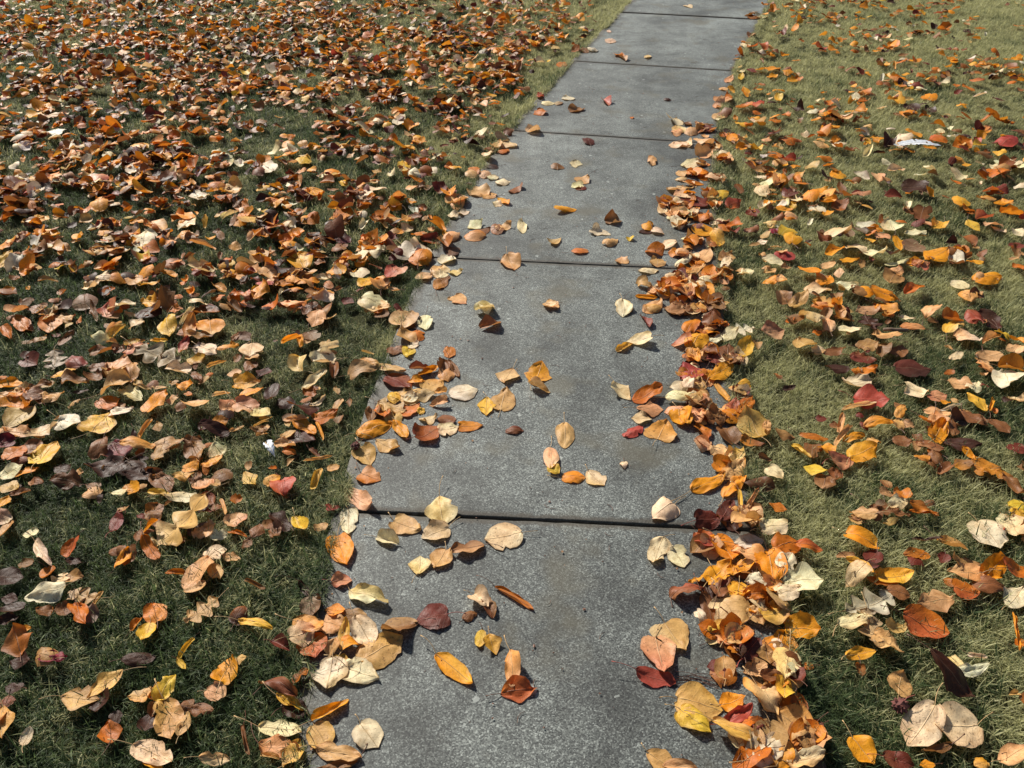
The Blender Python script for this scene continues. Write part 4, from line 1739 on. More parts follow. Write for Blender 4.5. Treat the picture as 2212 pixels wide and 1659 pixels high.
# height field the leaves settle on
HC = 0.008
HX0, HY0 = -8.0, -0.5
HM = np.zeros((int(16 / HC), int(12.5 / HC)), dtype=np.float32)
gx = HX0 + (np.arange(HM.shape[0]) + 0.5) * HC
gy = HY0 + (np.arange(HM.shape[1]) + 0.5) * HC
eLg, eRg = edgeL(gy), edgeR(gy)
onpath = (gx[:, None] > eLg[None, :] + 0.01) & (gx[:, None] < eRg[None, :] - 0.01)
cr = rng.normal(0, 1, (HM.shape[0] // 4 + 2, HM.shape[1] // 4 + 2)).astype(np.float32)
crb = (cr[:-1, :-1] + cr[1:, :-1] + cr[:-1, 1:] + cr[1:, 1:]) / 4
crb = np.repeat(np.repeat(crb, 4, 0), 4, 1)[:HM.shape[0], :HM.shape[1]]
pad = np.zeros_like(HM)
pad[:crb.shape[0], :crb.shape[1]] = crb
HM[:] = np.where(onpath, 0.001, 0.009 + 0.004 * pad)


def settle(P, maxup=0.012):
    """drop world verts P (z relative) onto the field, draping where they would sink in"""
    ix = np.clip(((P[:, 0] - HX0) / HC).astype(int), 0, HM.shape[0] - 1)
    iy = np.clip(((P[:, 1] - HY0) / HC).astype(int), 0, HM.shape[1] - 1)
    h = HM[ix, iy]
    base = np.quantile(h - P[:, 2], 0.72)
    z = P[:, 2] + base
    z = np.maximum(z, h + 0.0008)
    off = z - (P[:, 2] + base)
    np.maximum.at(HM, (ix, iy), np.minimum(z, h + maxup).astype(np.float32) + 0.0006)
    P[:, 2] = z
    return base, off


def leaf_colour(code, U, V, rr):
    c1 = np.array(PAL[code[0]])
    c2 = np.array(PAL[code[1]]) if len(code) > 1 else c1 * rr.uniform(0.75, 1.15, 3)
    c1 = c1 * rr.uniform(0.9, 1.08, 3)
    ang = rr.uniform(0, 6.28)
    f = 0.5 + 0.5 * np.sin(3.0 * (U * math.cos(ang) + 0.5 * V * math.sin(ang)) + rr.uniform(0, 6.28))
    f = f * (0.60 if len(code) > 1 else 0.4)
    col = c1[None, :] * (1 - f[:, None]) + c2[None, :] * f[:, None]
    edge = np.clip((np.abs(V) - 0.80) / 0.2, 0, 1) * rr.uniform(0.1, 0.5)
    ec = np.array((0.20, 0.085, 0.03)) if code[0] in 'wcypgt' else c1 * 0.55
    col = col * (1 - edge[:, None]) + ec[None, :] * edge[:, None]
    return np.clip(col, 0, 1)


def make_leaf(cx, cy, L, W, head, code, shape, pose, nu, nv, seedv, tilt=0.12):
    rr = np.random.default_rng(seedv + 5)
    P, U, V, pose = leaf_shape(L, W, shape, pose, nu, nv, seedv)
    mid = (P.max(axis=0) + P.min(axis=0)) / 2
    P[:, 0] -= mid[0]
    P[:, 1] -= mid[1]
    a, b = rr.normal(0, tilt), rr.normal(0, tilt)
    P[:, 2] += a * P[:, 0] + b * P[:, 1]
    ch, sh = math.cos(head), math.sin(head)
    Q = P.copy()
    Q[:, 0] = cx + P[:, 0] * ch - P[:, 1] * sh
    Q[:, 1] = cy + P[:, 0] * sh + P[:, 1] * ch
    settle(Q)
    col = leaf_colour(code, U, V, rr)
    return dict(P=Q, U=U, V=V, col=col, nu=nu, nv=nv, head=head, L=L, W=W, rnd=rr.random(), cx=cx, cy=cy, code=code,
                shape=shape, pose=pose, seed=seedv)


# ---- read the catalogue
cat = []
for bi, ((x0, y0, s), txt) in enumerate(BLOCKS):
    for line in txt.strip().split('\n'):
        parts = line.split('|')
        f = parts[0].split()
        px, py, Lp, Wp, A = map(float, f[:5])
        look = f[5].split('/')
        code = look[0][:2]
        sh = pose = None
        if len(look) > 1:
            for ch in look[1]:
                if ch in 'rek':
                    sh = ch
                else:
                    pose = ch
        k = s / (4032 / 2212.0)
        X = (x0 + px * s) * 2212 / 4032.0
        Y = (y0 + py * s) * 2212 / 4032.0
        Lp *= k * 1.07
        Wp *= k * 1.20
        a = math.radians(A)
        ux, uy = math.cos(a), -math.sin(a)
        p0, p1 = ground(X - ux * Lp / 2, Y - uy * Lp / 2, 0.01), ground(X + ux * Lp / 2, Y + uy * Lp / 2, 0.01)
        q0, q1 = ground(X - uy * Wp / 2, Y + ux * Wp / 2, 0.01), ground(X + uy * Wp / 2, Y - ux * Wp / 2, 0.01)
        d = p1 - p0
        L = float(np.linalg.norm(d))
        dn = d / L
        q = q1 - q0
        W = float(abs(q[0] * dn[1] - q[1] * dn[0]))
        head = math.atan2(d[1], d[0])
        rr = random.Random(hash((bi, f[0], f[1])) & 0xffff)
        rr = random.Random(int(px * 31 + py * 17 + bi * 1001))
        if W > L * 1.02:
            L, W = W, L
            head += math.pi / 2 * rr.choice((-1, 1))
        # what stands up is seen taller than it lies
        L = min(L, 0.18 if sh == 'k' else 0.125)
        if pose in ('a', 'v', 'c') and abs(A) < 30:
            W *= 0.9
        W = min(max(W, 0.22 * L), 0.95 * L)
        if A == 0:
            head += rr.choice((0, math.pi)) + rr.uniform(-0.35, 0.35)
        if sh == 'k':
            pose = 'f'
        if sh is None:
            sh = 'r' if W / L > 0.6 else 'e'
        cxx, cyy = ground(X, Y, 0.01)
        if pose is None:
            pose = rr.choice('fwwacvwwcv' if abs(A) < 200 and not (edgeL(cyy) < cxx < edgeR(cyy)) else 'fwfacvw')
        c = ground(X, Y, 0.012)
        cat.append(dict(cx=float(c[0]), cy=float(c[1]), L=L, W=W, head=head, code=code, shape=sh, pose=pose, X=X, Y=Y,
                        label=parts[1].strip() if len(parts) > 1 else None, mark=parts[2].strip() if len(parts) > 2 else None,
                        seed=int(px * 131 + py * 71 + bi * 10007), area=Lp * Wp))
print('catalogued leaves', len(cat))

# ---- leaves nobody would pick out: densities per square metre over the ground
def fbm(x, y, sc_, o=0.0):
    return np.array([mnoise.fractal((a * sc_ + o, b * sc_ - o, 1.3 + o), 1.0, 2.0, 3) for a, b in zip(x, y)])


fill = []
NC = 30000
X = rng.uniform(-7.4, 7.4, NC)
Y = rng.uniform(0.2, 11.0, NC)
zc = Y * cp + CAM_H * sp
kp = np.abs(X) < zc * 1106 / 1800 + 0.6
X, Y = X[kp], Y[kp]
eL, eR = edgeL(Y), edgeR(Y)
PX, PY = project(X, Y)
nz = fbm(X, Y, 1.1)
nz2 = fbm(X, Y, 3.4, 5.0)
dens = np.zeros(len(X))
left = X < eL
right = X > eR
sl, sr = eL - X, X - eR
# dense carpet on one lawn, thinner towards the path rim
dl = 400 * np.clip(1.0 + 0.7 * nz + 0.9 * nz2, 0.18, 1.8)
rim = np.clip((sl - 0.05 - 0.10 * (PY < 250)) / 0.30, 0.10, 1.0)
dl = dl * rim * np.where(PY < 90, 0.42 + 0.58 * np.clip(PY / 90, 0, 1), 1.0)
fade = np.clip((700 - PY) / 110, 0, 1)
dl = dl * (0.045 + 0.955 * fade)
dl = np.where((PX < 60) & (PY < 300), dl * 0.7, dl)
dens = np.where(left, dl, dens)
dr = 105 * np.clip(1.0 + 1.5 * nz + 1.9 * nz2, 0.05, 2.8)
dr = dr * np.clip((sr - 0.04) / 0.16, 0.08, 1.0) * np.where(PY < 120, 0.7 + 0.3 * np.clip(PY / 120, 0, 1), 1)
dr = dr * np.where(PY > 560, 0.07, np.where(PY > 400, 0.5, 1.0))
dr = dr * np.where(PX > 1950, 0.8, 1.0)
dens = np.where(right, dr, dens)
band = (sr > -0.22 - 0.03 * np.sin(Y * 9)) & (sr < 0.035) & (PY > 250)
w_in = np.where(PY > 640, 0.155 + 0.03 * np.sin(Y * 11 + 1), 0.20 + 0.05 * np.sin(Y * 7))
w_in = np.where(PY < 420, 0.12, w_in)
w_in = np.where(PY > 1150, 0.19, w_in)
core = (sr > -w_in) & (sr < np.where(PY > 900, -0.015, 0.045)) & (PY > 255)
dens = np.where(core, 640 * np.where(PY < 330, 0.5, 1.0), dens)
edgeband = (np.abs(sr) < 0.05) & (PY <= 255)
dens = np.where(edgeband, 35, dens)
lb = (sl > -0.05) & (sl < 0.06) & (PY > 300) & (PY < 720)
dens = np.where(lb, 95 * np.clip(0.3 + 2.5 * nz2, 0, 2), dens)
full = 2 * 7.4 * 10.8
pr = dens * full / NC
# density above one candidate per place: repeat
reps = np.floor(pr + rng.random(len(X))).astype(int)
Xf, Yf = np.repeat(X, reps), np.repeat(Y, reps)
COREf = np.repeat(core, reps)
PYf = np.repeat(PY, reps)
LEFTf = np.repeat(left, reps)
Xf = Xf + rng.normal(0, 0.012, len(Xf))
Yf = Yf + rng.normal(0, 0.012, len(Xf))
NEARf = PYf > 640
order = rng.permutation(len(Xf))
farcodes = ['O', 'Oo', 'o', 'oy', 'oO', 'to', 't', 'tp', 'c', 'cp', 'wc', 'b', 'bO', 'B', 'bR', 'R', 'p', 'po', 'y', 'w', 'cw', 'r', 'bt']
farw = np.array([14, 15, 13, 12, 13, 6, 5, 3, 7, 3, 4, 17, 16, 24, 16, 12, 1, 3, 4, 6, 3, 1.5, 8], float)
darkcodes = ['B', 'b', 'bR', 'bO', 'O', 'Bb', 'tb', 'R']
pilecodes = ['t', 'tp', 'c', 'ct', 'O', 'Oo', 'oO', 'O', 'b', 'bt', 'bO', 'R', 'p', 'po', 'to', 'Ob']
for i in order:
    near = NEARf[i]
    if COREf[i]:
        code = pilecodes[rng.integers(len(pilecodes))]
    elif near:
        code = darkcodes[rng.integers(len(darkcodes))]
    else:
        code = farcodes[rng.choice(len(farcodes), p=farw / farw.sum())]
    L = float(np.clip(rng.normal(0.063, 0.015), 0.030, 0.10))
    e = rng.random()
    shape = 'r' if e < 0.62 else ('e' if e < 0.92 else 'k')
    W = L * (rng.uniform(0.75, 0.98) if shape == 'r' else rng.uniform(0.45, 0.66))
    pose = 'wwacvwcavwwahv'[rng.integers(14)]
    fill.append((float(Xf[i]), float(Yf[i]), L, W, float(rng.uniform(0, 6.283)), code, shape, pose, bool(COREf[i])))
for c in cat:
    if c['Y'] < 330 or c['Y'] > 1150 or edgeL(c['cy']) - 0.02 < c['cx'] < edgeR(c['cy']) + 0.04:
        continue
    for _ in range(int(rng.integers(0, 3)) if c['Y'] < 700 else int(rng.integers(0, 2))):
        a_ = rng.uniform(0, 6.283)
        r_ = rng.uniform(0.02, 0.07)
        L = float(rng.uniform(0.035, 0.062))
        code = ['B', 'b', 'bt', 'tb', 'bO', 'R', 't', 'O', 'bg', 'tp'][rng.integers(10)]
        fill.append((c['cx'] + r_ * math.cos(a_) * 1.3, c['cy'] + r_ * math.sin(a_), L, L * float(rng.uniform(0.45, 0.85)), float(rng.uniform(0, 6.283)), code,
                     'r' if rng.random() < 0.6 else 'e', 'wcvaw'[rng.integers(5)], False))
print('loose leaves', len(fill))

built = []
for i, (x, y, L, W, h, code, shape, pose, core_) in enumerate(fill):
    far = y > 3.4
    pxl = project(x, y)[1]
    if pxl > 700 and not core_:
        L, W = L * 0.82, W * 0.82
    built.append(make_leaf(x, y, L, W, h, code, shape, pose, 7 if far else 9, 4, 50000 + i * 13, (0.27 if pxl < 700 else 0.10) if not core_ else 0.12))
rank = {'B': 0, 'b': 1, 'R': 1, 'g': 2, 'O': 2, 'm': 3, 't': 3, 'r': 3, 'o': 4, 'p': 4, 'y': 5, 'c': 6, 'w': 6}
cat.sort(key=lambda c: (rank[c['code'][0]], c['Y']))
for c in cat:
    big = c['Y'] > 560
    onp = edgeL(c['cy']) < c['cx'] < edgeR(c['cy'])
    lf = make_leaf(c['cx'], c['cy'], c['L'], c['W'], c['head'], c['code'], c['shape'], c['pose'],
                   30 if c['shape'] == 'k' else (16 if big else 10), 10 if big else 6, c['seed'], 0.05 if onp else 0.15)
    lf.update(label=c['label'], mark=c['mark'], X=c['X'], Y=c['Y'], cat=True)
    built.append(lf)

# ---- the 300 that show largest become objects of their own
def seen_area(lf):
    P = lf['P']
    u, v = project(P[:, 0], P[:, 1], P[:, 2])
    if u.max() < 6 or u.min() > 2206 or v.max() < 6 or v.min() > 1653:
        return 0
    nu, nv = lf['nu'], lf['nv']
    F = grid_faces(nu, nv)
    a, b, c, d = u[F[:, 0]] - u[F[:, 2]], v[F[:, 0]] - v[F[:, 2]], u[F[:, 1]] - u[F[:, 3]], v[F[:, 1]] - v[F[:, 3]]
    ar = np.abs(a * d - b * c).sum() / 2
    uc, vc = np.clip(u.mean(), -50, 2260), v.mean()
    inside = ((u > 0) & (u < 2212) & (v > 0) & (v < 1659)).mean()
    return ar * inside


# how much of each leaf lies open to view: paint them by distance into a coarse picture
SCR = 2
Wd, Hd = 2212 // SCR, 1659 // SCR
depth = np.full((Hd, Wd), 1e9, np.float32)
owner = np.full((Hd, Wd), -1, np.int32)
tt = (np.arange(3) + 0.5) / 3
for li, lf in enumerate(built):
    P = lf['P'].reshape(lf['nu'] + 1, lf['nv'] + 1, 3)
    n_s = 6 if lf['cy'] < 2.2 else (4 if lf['cy'] < 4 else 2)
    acc = []
    for a in (np.arange(n_s) + 0.5) / n_s:
        for b in (np.arange(n_s) + 0.5) / n_s:
            acc.append((P[:-1, :-1] * (1 - a) * (1 - b) + P[1:, :-1] * a * (1 - b) + P[:-1, 1:] * (1 - a) * b + P[1:, 1:] * a * b).reshape(-1, 3))
    Q = np.concatenate(acc)
    u, v = project(Q[:, 0], Q[:, 1], Q[:, 2])
    z = (Q[:, 1] * cp + (CAM_H - Q[:, 2]) * sp).astype(np.float32)
    iu, iv = (u / SCR).astype(int), (v / SCR).astype(int)
    ok = (iu >= 0) & (iu < Wd) & (iv >= 0) & (iv < Hd)
    iu, iv, z = iu[ok], iv[ok], z[ok]
    o = np.argsort(-z)
    iu, iv, z = iu[o], iv[o], z[o]
    m = z < depth[iv, iu]
    depth[iv[m], iu[m]] = z[m]
    owner[iv[m], iu[m]] = li
cnt = np.bincount(owner[owner >= 0], minlength=len(built)).astype(float)
for li, lf in enumerate(built):
    lf['area'] = cnt[li] * SCR * SCR
NTOP = 300
idx = np.argsort([-lf['area'] for lf in built])
top = list(idx[:NTOP])
print('smallest leaf of its own (2212 px wide picture):', built[top[-1]]['area'])
topset = set(int(i) for i in top)


# ---- words for each
def side_of(lf):
    e0, e1 = float(edgeL(lf['cy'])), float(edgeR(lf['cy']))
    x = lf['cx']
    if x < e0 - 0.02:
        return 'dark'
    if x > e1 + 0.03:
        return 'straw'
    if x > e1 - 0.22 and lf['cy'] < 4.6:
        return 'drift'
    return 'path'


PLACE = {'dark': 'on the dark lawn', 'straw': 'on the strawy lawn', 'drift': 'in the leaf drift', 'path': 'on the concrete'}


def look_words(lf, more=0):
    code = lf['code']
    w = COLNAME[code[0]]
    if len(code) > 1 and more:
        w = w + ' and ' + COLNAME[code[1]]
    pose = {'v': 'folded', 'h': 'rolled', 'a': 'arched', 'c': 'cupped'}.get(lf['pose'], '')
    shp = SHAPENAME[lf['shape']]
    size = 'large ' if lf['area'] > 6500 else ('small ' if lf['area'] < 1300 else '')
    return size + w + ' ' + (pose if pose else shp) + ' leaf'


marks = []
for i in top:
    lf = built[i]
    lf['side'] = side_of(lf)
    P = lf['P']
    lf['sx'], lf['sy'] = project(P[:, 0].mean(), P[:, 1].mean(), P[:, 2].mean())
    if lf.get('mark'):
        marks.append(lf)
NUM = {1: 'a', 2: 'two', 3: 'three', 4: 'four', 5: 'five', 6: 'six', 7: 'seven', 8: 'eight'}


def rel_words(lf, m):
    dx, dy = lf['cx'] - m['cx'], lf['cy'] - m['cy']
    d = math.hypot(dx, dy)
    side = m['side']
    fw = math.atan2(dy, dx)
    if side == 'dark':
        rt, lt = 'towards the path', 'away from the path'
    elif side == 'path':
        rt, lt = 'towards the leaf drift', 'towards the dark lawn'
    elif side == 'drift':
        rt, lt = 'towards the strawy lawn', 'towards the bare concrete'
    else:
        rt, lt = 'away from the path', 'towards the path'
    nl = max(1, round(d / 0.08))
    dist = 'touching' if d < 0.06 else ('a leaf-length' if nl == 1 else NUM.get(nl, str(nl)) + ' leaf-lengths')
    nm = 'the ' + m['mark']
    a = math.degrees(fw)
    if d < 0.06:
        w = 'beyond' if dy > abs(dx) else ('in front of' if -dy > abs(dx) else None)
        if w:
            return 'just ' + w + ' ' + nm
        return 'close beside ' + nm + ', ' + (rt if dx > 0 else lt)
    if 67 < a < 113:
        return dist + ' beyond ' + nm
    if -113 < a < -67:
        return dist + ' in front of ' + nm
    if abs(a) <= 22:
        return dist + ' from ' + nm + ' ' + rt
    if abs(a) >= 158:
        return dist + ' from ' + nm + ' ' + lt
    return dist + (' beyond ' if a > 0 else ' in front of ') + nm + ', ' + (rt if abs(a) < 90 else lt)


used = set()
for i in top:
    if built[i].get('label'):
        used.add(built[i]['label'])
for i in top:
    lf = built[i]
    if lf.get('label'):
        continue
    cands = sorted(marks, key=lambda m: (lf['cx'] - m['cx']) ** 2 + (lf['cy'] - m['cy']) ** 2 + (0.03 if m['side'] != lf['side'] else 0))
    done = False
    for m in cands[:6]:
        for more in (0, 1):
            t = look_words(lf, more) + ' ' + rel_words(lf, m)
            if len(t.replace(',', ' ').split()) <= 16 and t not in used:
                done = True
                break
        if done:
            break
    used.add(t)
    lf['label'] = t


def leaf_mesh(name, lfs, origin=None):
    Vn, Fn, Cn, Rn, UVn = [], [], [], [], []
    b = 0
    for lf in lfs:
        P = lf['P'] if origin is None else lf['P'] - origin
        F = grid_faces(lf['nu'], lf['nv'])
        Vn.append(P)
        Fn.append(F + b)
        Cn.append(np.column_stack([lf['col'], np.ones(len(P))]))
        Rn.append(np.full(len(P), lf['rnd']))
        UVn.append(np.column_stack([lf['U'], lf['V'] * 0.5 + 0.5])[F.ravel()])
        b += len(P)
    Vn, Fn, Cn, Rn, UVn = map(np.concatenate, (Vn, Fn, Cn, Rn, UVn))
    me = bpy.data.meshes.new(name)
    me.vertices.add(len(Vn))
    me.vertices.foreach_set('co', Vn.astype(np.float32).ravel())
    me.loops.add(Fn.size)
    me.loops.foreach_set('vertex_index', Fn.ravel().astype(np.int32))
    me.polygons.add(len(Fn))
    me.polygons.foreach_set('loop_start', np.arange(0, Fn.size, 4, dtype=np.int32))
    me.update(calc_edges=True)
    me.polygons.foreach_set('use_smooth', np.ones(len(Fn), dtype=bool))
    a = me.attributes.new('lcol', 'FLOAT_COLOR', 'POINT')
    a.data.foreach_set('color', Cn.astype(np.float32).ravel())
    a = me.attributes.new('lrand', 'FLOAT', 'POINT')
    a.data.foreach_set('value', Rn.astype(np.float32))
    uvl = me.uv_layers.new(name='leafuv')
    uvl.data.foreach_set('uv', UVn.astype(np.float32).ravel())
    me.materials.append(M_leaf)
    me.validate()
    return me


def stalk_geo(lf, start, d0, rr, rad=0.0009):
    """a bent petiole from the leaf base, as verts and faces relative to start"""
    ln = lf['L'] * rr.uniform(0.3, 0.65)
    yaw = math.atan2(d0[1], d0[0]) + rr.uniform(-0.5, 0.5)
    up = rr.uniform(0.0, 0.7)
    curl = rr.uniform(-0.7, 0.7)
    p = np.zeros(3)
    pts = [p.copy()]
    n = 6
    for k in range(n):
        t = k / n
        e = up * (1 - 1.2 * t)
        y = yaw + curl * t
        p = p + np.array([math.cos(y) * math.cos(e), math.sin(y) * math.cos(e), math.sin(e)]) * ln / n
        if start[2] + p[2] < 0.0022:
            p[2] = 0.0022 - start[2]
        pts.append(p.copy())
    V, F = [], []
    for k, q in enumerate(pts):
        a = pts[min(k + 1, n)] - pts[max(k - 1, 0)]
        a /= np.linalg.norm(a)
        s = np.cross(a, (0, 0, 1.0))
        s /= max(np.linalg.norm(s), 1e-6)
        w = np.cross(s, a)
        r = rad * (0.8 + (0.9 if k == n else 0) + 0.3 * (k == 0))
        for c in range(4):
            an = c * math.pi / 2
            V.append(q + (s * math.cos(an) + w * math.sin(an)) * r)
    for k in range(n):
        for c in range(4):
            F.append((4 * k + c, 4 * k + (c + 1) % 4, 4 * k + 4 + (c + 1) % 4, 4 * k + 4 + c))
    F.append((4 * n, 4 * n + 1, 4 * n + 2, 4 * n + 3))
    return V, F


def tube(pts, radii, sides=7):
    V, F = [], []
    n = len(pts)
    for k in range(n):
        a = Vector(pts[min(k + 1, n - 1)]) - Vector(pts[max(k - 1, 0)])
        a.normalize()
        s = a.cross(Vector((0.13, 0.2, 1))).normalized()
        w = s.cross(a)
        for c in range(sides):
            an = 2 * math.pi * c / sides
            V.append(tuple(Vector(pts[k]) + (s * math.cos(an) + w * math.sin(an)) * radii[k]))
    for k in range(n - 1):
        for c in range(sides):
            F.append((sides * k + c, sides * k + (c + 1) % sides, sides * (k + 1) + (c + 1) % sides, sides * (k + 1) + c))
    F.append(tuple(range(sides))[::-1])
    F.append(tuple(range(sides * (n - 1), sides * n)))
    return V, F


for i in top:
    lf = built[i]
    nv = lf['nv']
    P = lf['P']
    origin = P[nv // 2].copy()
    name = 'oak_leaf' if lf['shape'] == 'k' else 'fallen_leaf'
    o = bpy.data.objects.new(name, leaf_mesh(name, [lf], origin))
    o.location = origin
    C.objects.link(o)
    o['label'] = lf['label']
    o['category'] = 'leaf'
    o['group'] = 'fallen leaves on the path and lawns'
    rr = random.Random(int(lf['seed']))
    d0 = P[nv // 2] - P[2 * (nv + 1) + nv // 2]
    sv, sf = stalk_geo(lf, origin, d0, rr, 0.0011 if lf['L'] > 0.07 else 0.0009)
    mt = M_stalk_red if lf['code'][0] in 'rR' else (M_stalk_dark if lf['code'][0] in 'bBO' else M_stalk_pale)
    st = mesh_obj('stalk', sv, sf, mt, o, smooth=True)
    rows = list(range(0, lf['nu'] + 1, 1))[:-1]
    mv, mf = tube([tuple(P[r * (nv + 1) + nv // 2] - origin) for r in rows], [0.00085 * (1 - 0.75 * r / lf['nu']) for r in rows], 4)
    mesh_obj('midrib', mv, mf, mt, o, smooth=True)
rest = [lf for k, lf in enumerate(built) if k not in topset]
ll = bpy.data.objects.new('leaf_litter', leaf_mesh('leaf_litter', rest))
C.objects.link(ll)
ll['kind'] = 'stuff'
ll['label'] = 'the many smaller autumn leaves strewn over both lawns and heaped in the drift'
# petioles of the loose leaves
SV, SF = [], []
for lf in rest:
    if not (0.8 < lf['cy'] < 5.5) or rng.random() < 0.4:
        continue
    nv = lf['nv']
    P = lf['P']
    og = P[nv // 2]
    d0 = og - P[2 * (nv + 1) + nv // 2]
    v_, f_ = stalk_geo(lf, og, d0, random.Random(int(lf['seed'])), 0.0009)
    b = len(SV)
    SV += [q + og for q in v_]
    SF += [tuple(k + b for k in q) for q in f_]
so = mesh_obj('loose_stalks', SV, SF, M_stalk_dark, ll)
so['kind'] = 'stuff'


# ---------------------------------------------------------------- small things that are not leaves
def at4032(px, py, z=0.01):
    g_ = ground(px * 2212 / 4032, py * 2212 / 4032, z)
    return float(g_[0]), float(g_[1])


def top_at(x, y, r=0.02):
    i0, i1 = int((x - r - HX0) / HC), int((x + r - HX0) / HC) + 1
    j0, j1 = int((y - r - HY0) / HC), int((y + r - HY0) / HC) + 1
    return float(HM[i0:i1, j0:j1].max())


# short twig on the strawy lawn
tx, ty = at4032(2688 + 1375 * .6076, 1200 + 190 * .6076)
z0 = top_at(tx, ty) + 0.008
pts = [(-0.045, 0.004, 0.0), (-0.02, 0.002, 0.001), (0.0, 0, 0.0), (0.02, -0.003, 0.002), (0.042, -0.002, 0.0)]
v_, f_ = tube(pts, [0.0065, 0.0075, 0.007, 0.0078, 0.006])
tw = mesh_obj('twig', v_, f_, M_twig, smooth=True)
tw.location = (tx, ty, z0)
tw['label'] = 'short thick brown twig lying behind the mauve-brown round leaf'
tw['category'] = 'twig'


def make_feather(px, py, ln, wd, ang, label):
    x, y = at4032(px, py)
    n = 26
    vs, fs = [], []
    rrf = random.Random(int(px))
    for i in range(n + 1):
        t = i / n
        w = wd * (math.sin(math.pi * min(1, t * 0.93 + 0.05)) ** 0.6) * rrf.uniform(0.72, 1.1)
        cx_ = ln * t
        zz = 0.02 * math.sin(t * 3.0)
        vs += [(cx_ - 0.012, w, zz + 0.006), (cx_ - 0.003, w * 0.45, zz + 0.004), (cx_, 0, zz), (cx_ - 0.003, -w * 0.4, zz + 0.004), (cx_ - 0.012, -w * 0.8, zz + 0.005)]
    for i in range(n):
        for j in range(4):
            a = i * 5 + j
            if rrf.random() > 0.06:
                fs.append((a, a + 5, a + 6, a + 1))
    o = mesh_obj('feather', vs, fs, M_feather, smooth=True)
    pv, pf = tube([(ln * (t / 8 - 0.18), 0, 0.02 * math.sin(max(0, t / 8 - .18) * 3) + 0.0015) for t in range(10)], [0.0014 * (1 - t / 12) for t in range(10)], 5)
    mesh_obj('shaft', pv, pf, M_stalk_pale, o, smooth=True)
    o.location = (x - math.cos(ang) * ln / 2, y - math.sin(ang) * ln / 2, top_at(x, y, 0.05) + 0.004)
    o.rotation_euler = (0.1, -0.03, ang)
    o['label'] = label
    o['category'] = 'feather'
    o['group'] = 'white feathers dropped on the lawns'


make_feather(2700 + 1515 * .6027, 300 + 478 * .6027, 0.24, 0.035, -0.12, 'large bluish white feather lying across the strawy lawn beyond the drift')
make_feather(1765 * .6076, 1200 + 985 * .6076, 0.075, 0.016, -1.0, 'small bluish white feather stuck in dark grass beside the path')


def pod(px, py, r, label):
    x, y = at4032(px, py)
    import bmesh
    bm = bmesh.new()
    bmesh.ops.create_icosphere(bm, subdivisions=2, radius=r)
    for v in bm.verts:
        n_ = mnoise.noise(v.co * 160)
        v.co *= 1 + 0.4 * n_
        v.co.z *= 0.8
    for f in list(bm.faces):
        if random.random() < 0.45:
            res = bmesh.ops.poke(bm, faces=[f])
            for v in res['verts']:
                v.co *= 1.45
    me = bpy.data.meshes.new('seed_pod')
    bm.to_mesh(me)
    bm.free()
    me.materials.append(M_pod)
    o = bpy.data.objects.new('seed_pod', me)
    C.objects.link(o)
    o.location = (x, y, top_at(x, y, 0.01) + r * 0.6)
    pv, pf = tube([(0, 0, r * 0.5), (r * 0.8, r * 0.5, r * 1.2), (r * 2.0, r * 0.8, r * 1.4)], [0.0012, 0.001, 0.0008], 5)
    mesh_obj('stalk', pv, pf, M_stalk_red, o)
    o['label'] = label
    o['category'] = 'seed pod'
    o['group'] = 'dried spiky seed pods'


pod(2488 + 1505 * .698, 2016 + 1115 * .698, 0.015, 'dark maroon crinkled seed pod on straw grass near the pale paired leaves')
pod(1244 + 226 * .698, 1200 + 806 * .698, 0.012, 'small spiky brown seed pod at the grassy rim of the second slab')

# pine needles on the front slab
nx_, ny_ = at4032(2488 + 385 * .698, 2016 + 955 * .698, 0.002)
cl = bpy.data.objects.new('pine_needle_bundle', None)
C.objects.link(cl)
cl.location = (nx_, ny_, 0.0)
cl['label'] = 'loose bundle of brown pine needles on concrete beyond the broad sandy leaf'
cl['category'] = 'pine needles'
for k in range(9):
    a = random.uniform(-0.30, 0.22)
    l_ = random.uniform(0.06, 0.10)
    y0_ = random.uniform(-0.016, 0.016)
    x0_ = random.uniform(-0.03, 0.02)
    pts = [(x0_ + math.cos(a) * (t / 4 - .5) * l_, y0_ + math.sin(a) * (t / 4 - .5) * l_ + 0.006 * math.sin(t), 0.002 + 0.0008 * k * 0.5) for t in range(5)]
    v_, f_ = tube(pts, [0.0008] * 5, 4)
    mesh_obj('needle', v_, f_, M_stalk_dark, cl)

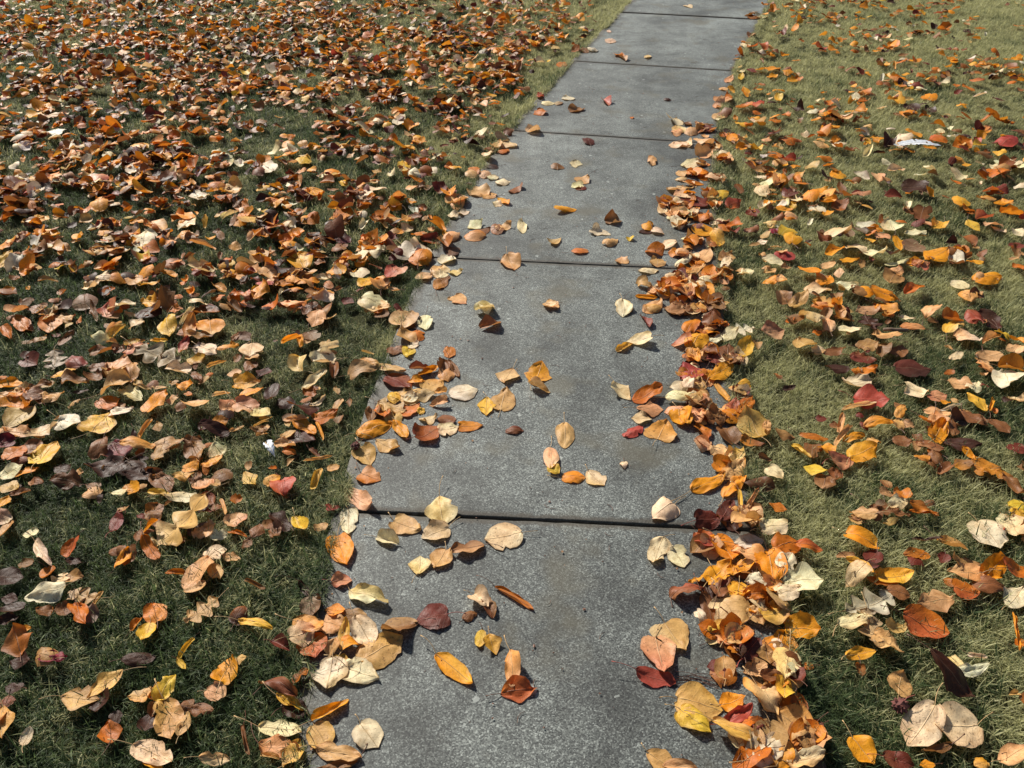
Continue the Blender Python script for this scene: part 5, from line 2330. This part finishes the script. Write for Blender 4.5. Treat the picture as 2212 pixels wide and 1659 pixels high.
# little bits on the concrete: stalks, crumbs
CV, CF = [], []
for k in range(700):
    y = rng.uniform(0.9, 8.2)
    x = rng.uniform(float(edgeL(y)) + 0.03, float(edgeR(y)) - 0.05)
    r = rng.uniform(0.001, 0.0030) * (1.8 if k % 9 == 0 else 1)
    a = rng.uniform(0, 6.28)
    b = len(CV)
    for q in range(5):
        an = a + q * 1.257
        CV.append((x + r * rng.uniform(0.5, 1.3) * math.cos(an), y + r * rng.uniform(0.5, 1.3) * math.sin(an), 0.0022 + (0.0012 if q % 2 else 0)))
    CV.append((x, y, 0.004))
    for q in range(5):
        CF.append((b + q, b + (q + 1) % 5, b + 5))
for k in range(130):
    y = rng.uniform(0.9, 7.5)
    x = rng.uniform(float(edgeL(y)) + 0.03, float(edgeR(y)) - 0.05)
    a = rng.uniform(0, 6.28)
    l_ = rng.uniform(0.015, 0.045)
    pts = [(x + math.cos(a + 0.3 * t) * l_ * t / 3, y + math.sin(a + 0.3 * t) * l_ * t / 3, 0.0024) for t in range(4)]
    v_, f_ = tube(pts, [0.0007] * 4, 4)
    b = len(CV)
    CV += v_
    CF += [tuple(q + b for q in f) for f in f_]
cr_ = mesh_obj('leaf_crumbs', CV, CF, M_stalk_dark)
cr_['kind'] = 'stuff'

CV, CF = [], []
for k in range(170):
    y = rng.uniform(0.9, 8.2)
    e_ = min(rng.exponential(0.16), 0.5)
    x = float(edgeL(y)) + 0.02 + e_ if k % 2 else float(edgeR(y)) - 0.05 - e_
    r = rng.uniform(0.0015, 0.004)
    a = rng.uniform(0, 6.28)
    b_ = len(CV)
    for q in range(5):
        an = a + q * 1.257
        rr_ = r * rng.uniform(0.4, 1.5)
        CV.append((x + rr_ * math.cos(an), y + rr_ * math.sin(an), 0.0022 + rng.uniform(0, 0.003)))
    CV.append((x, y, 0.0035))
    for q in range(5):
        CF.append((b_ + q, b_ + (q + 1) % 5, b_ + 5))
fr = mesh_obj('leaf_fragments', CV, CF, plain_mat('leaf_dust', (0.24, 0.13, 0.06), 0.8))
fr['kind'] = 'stuff'
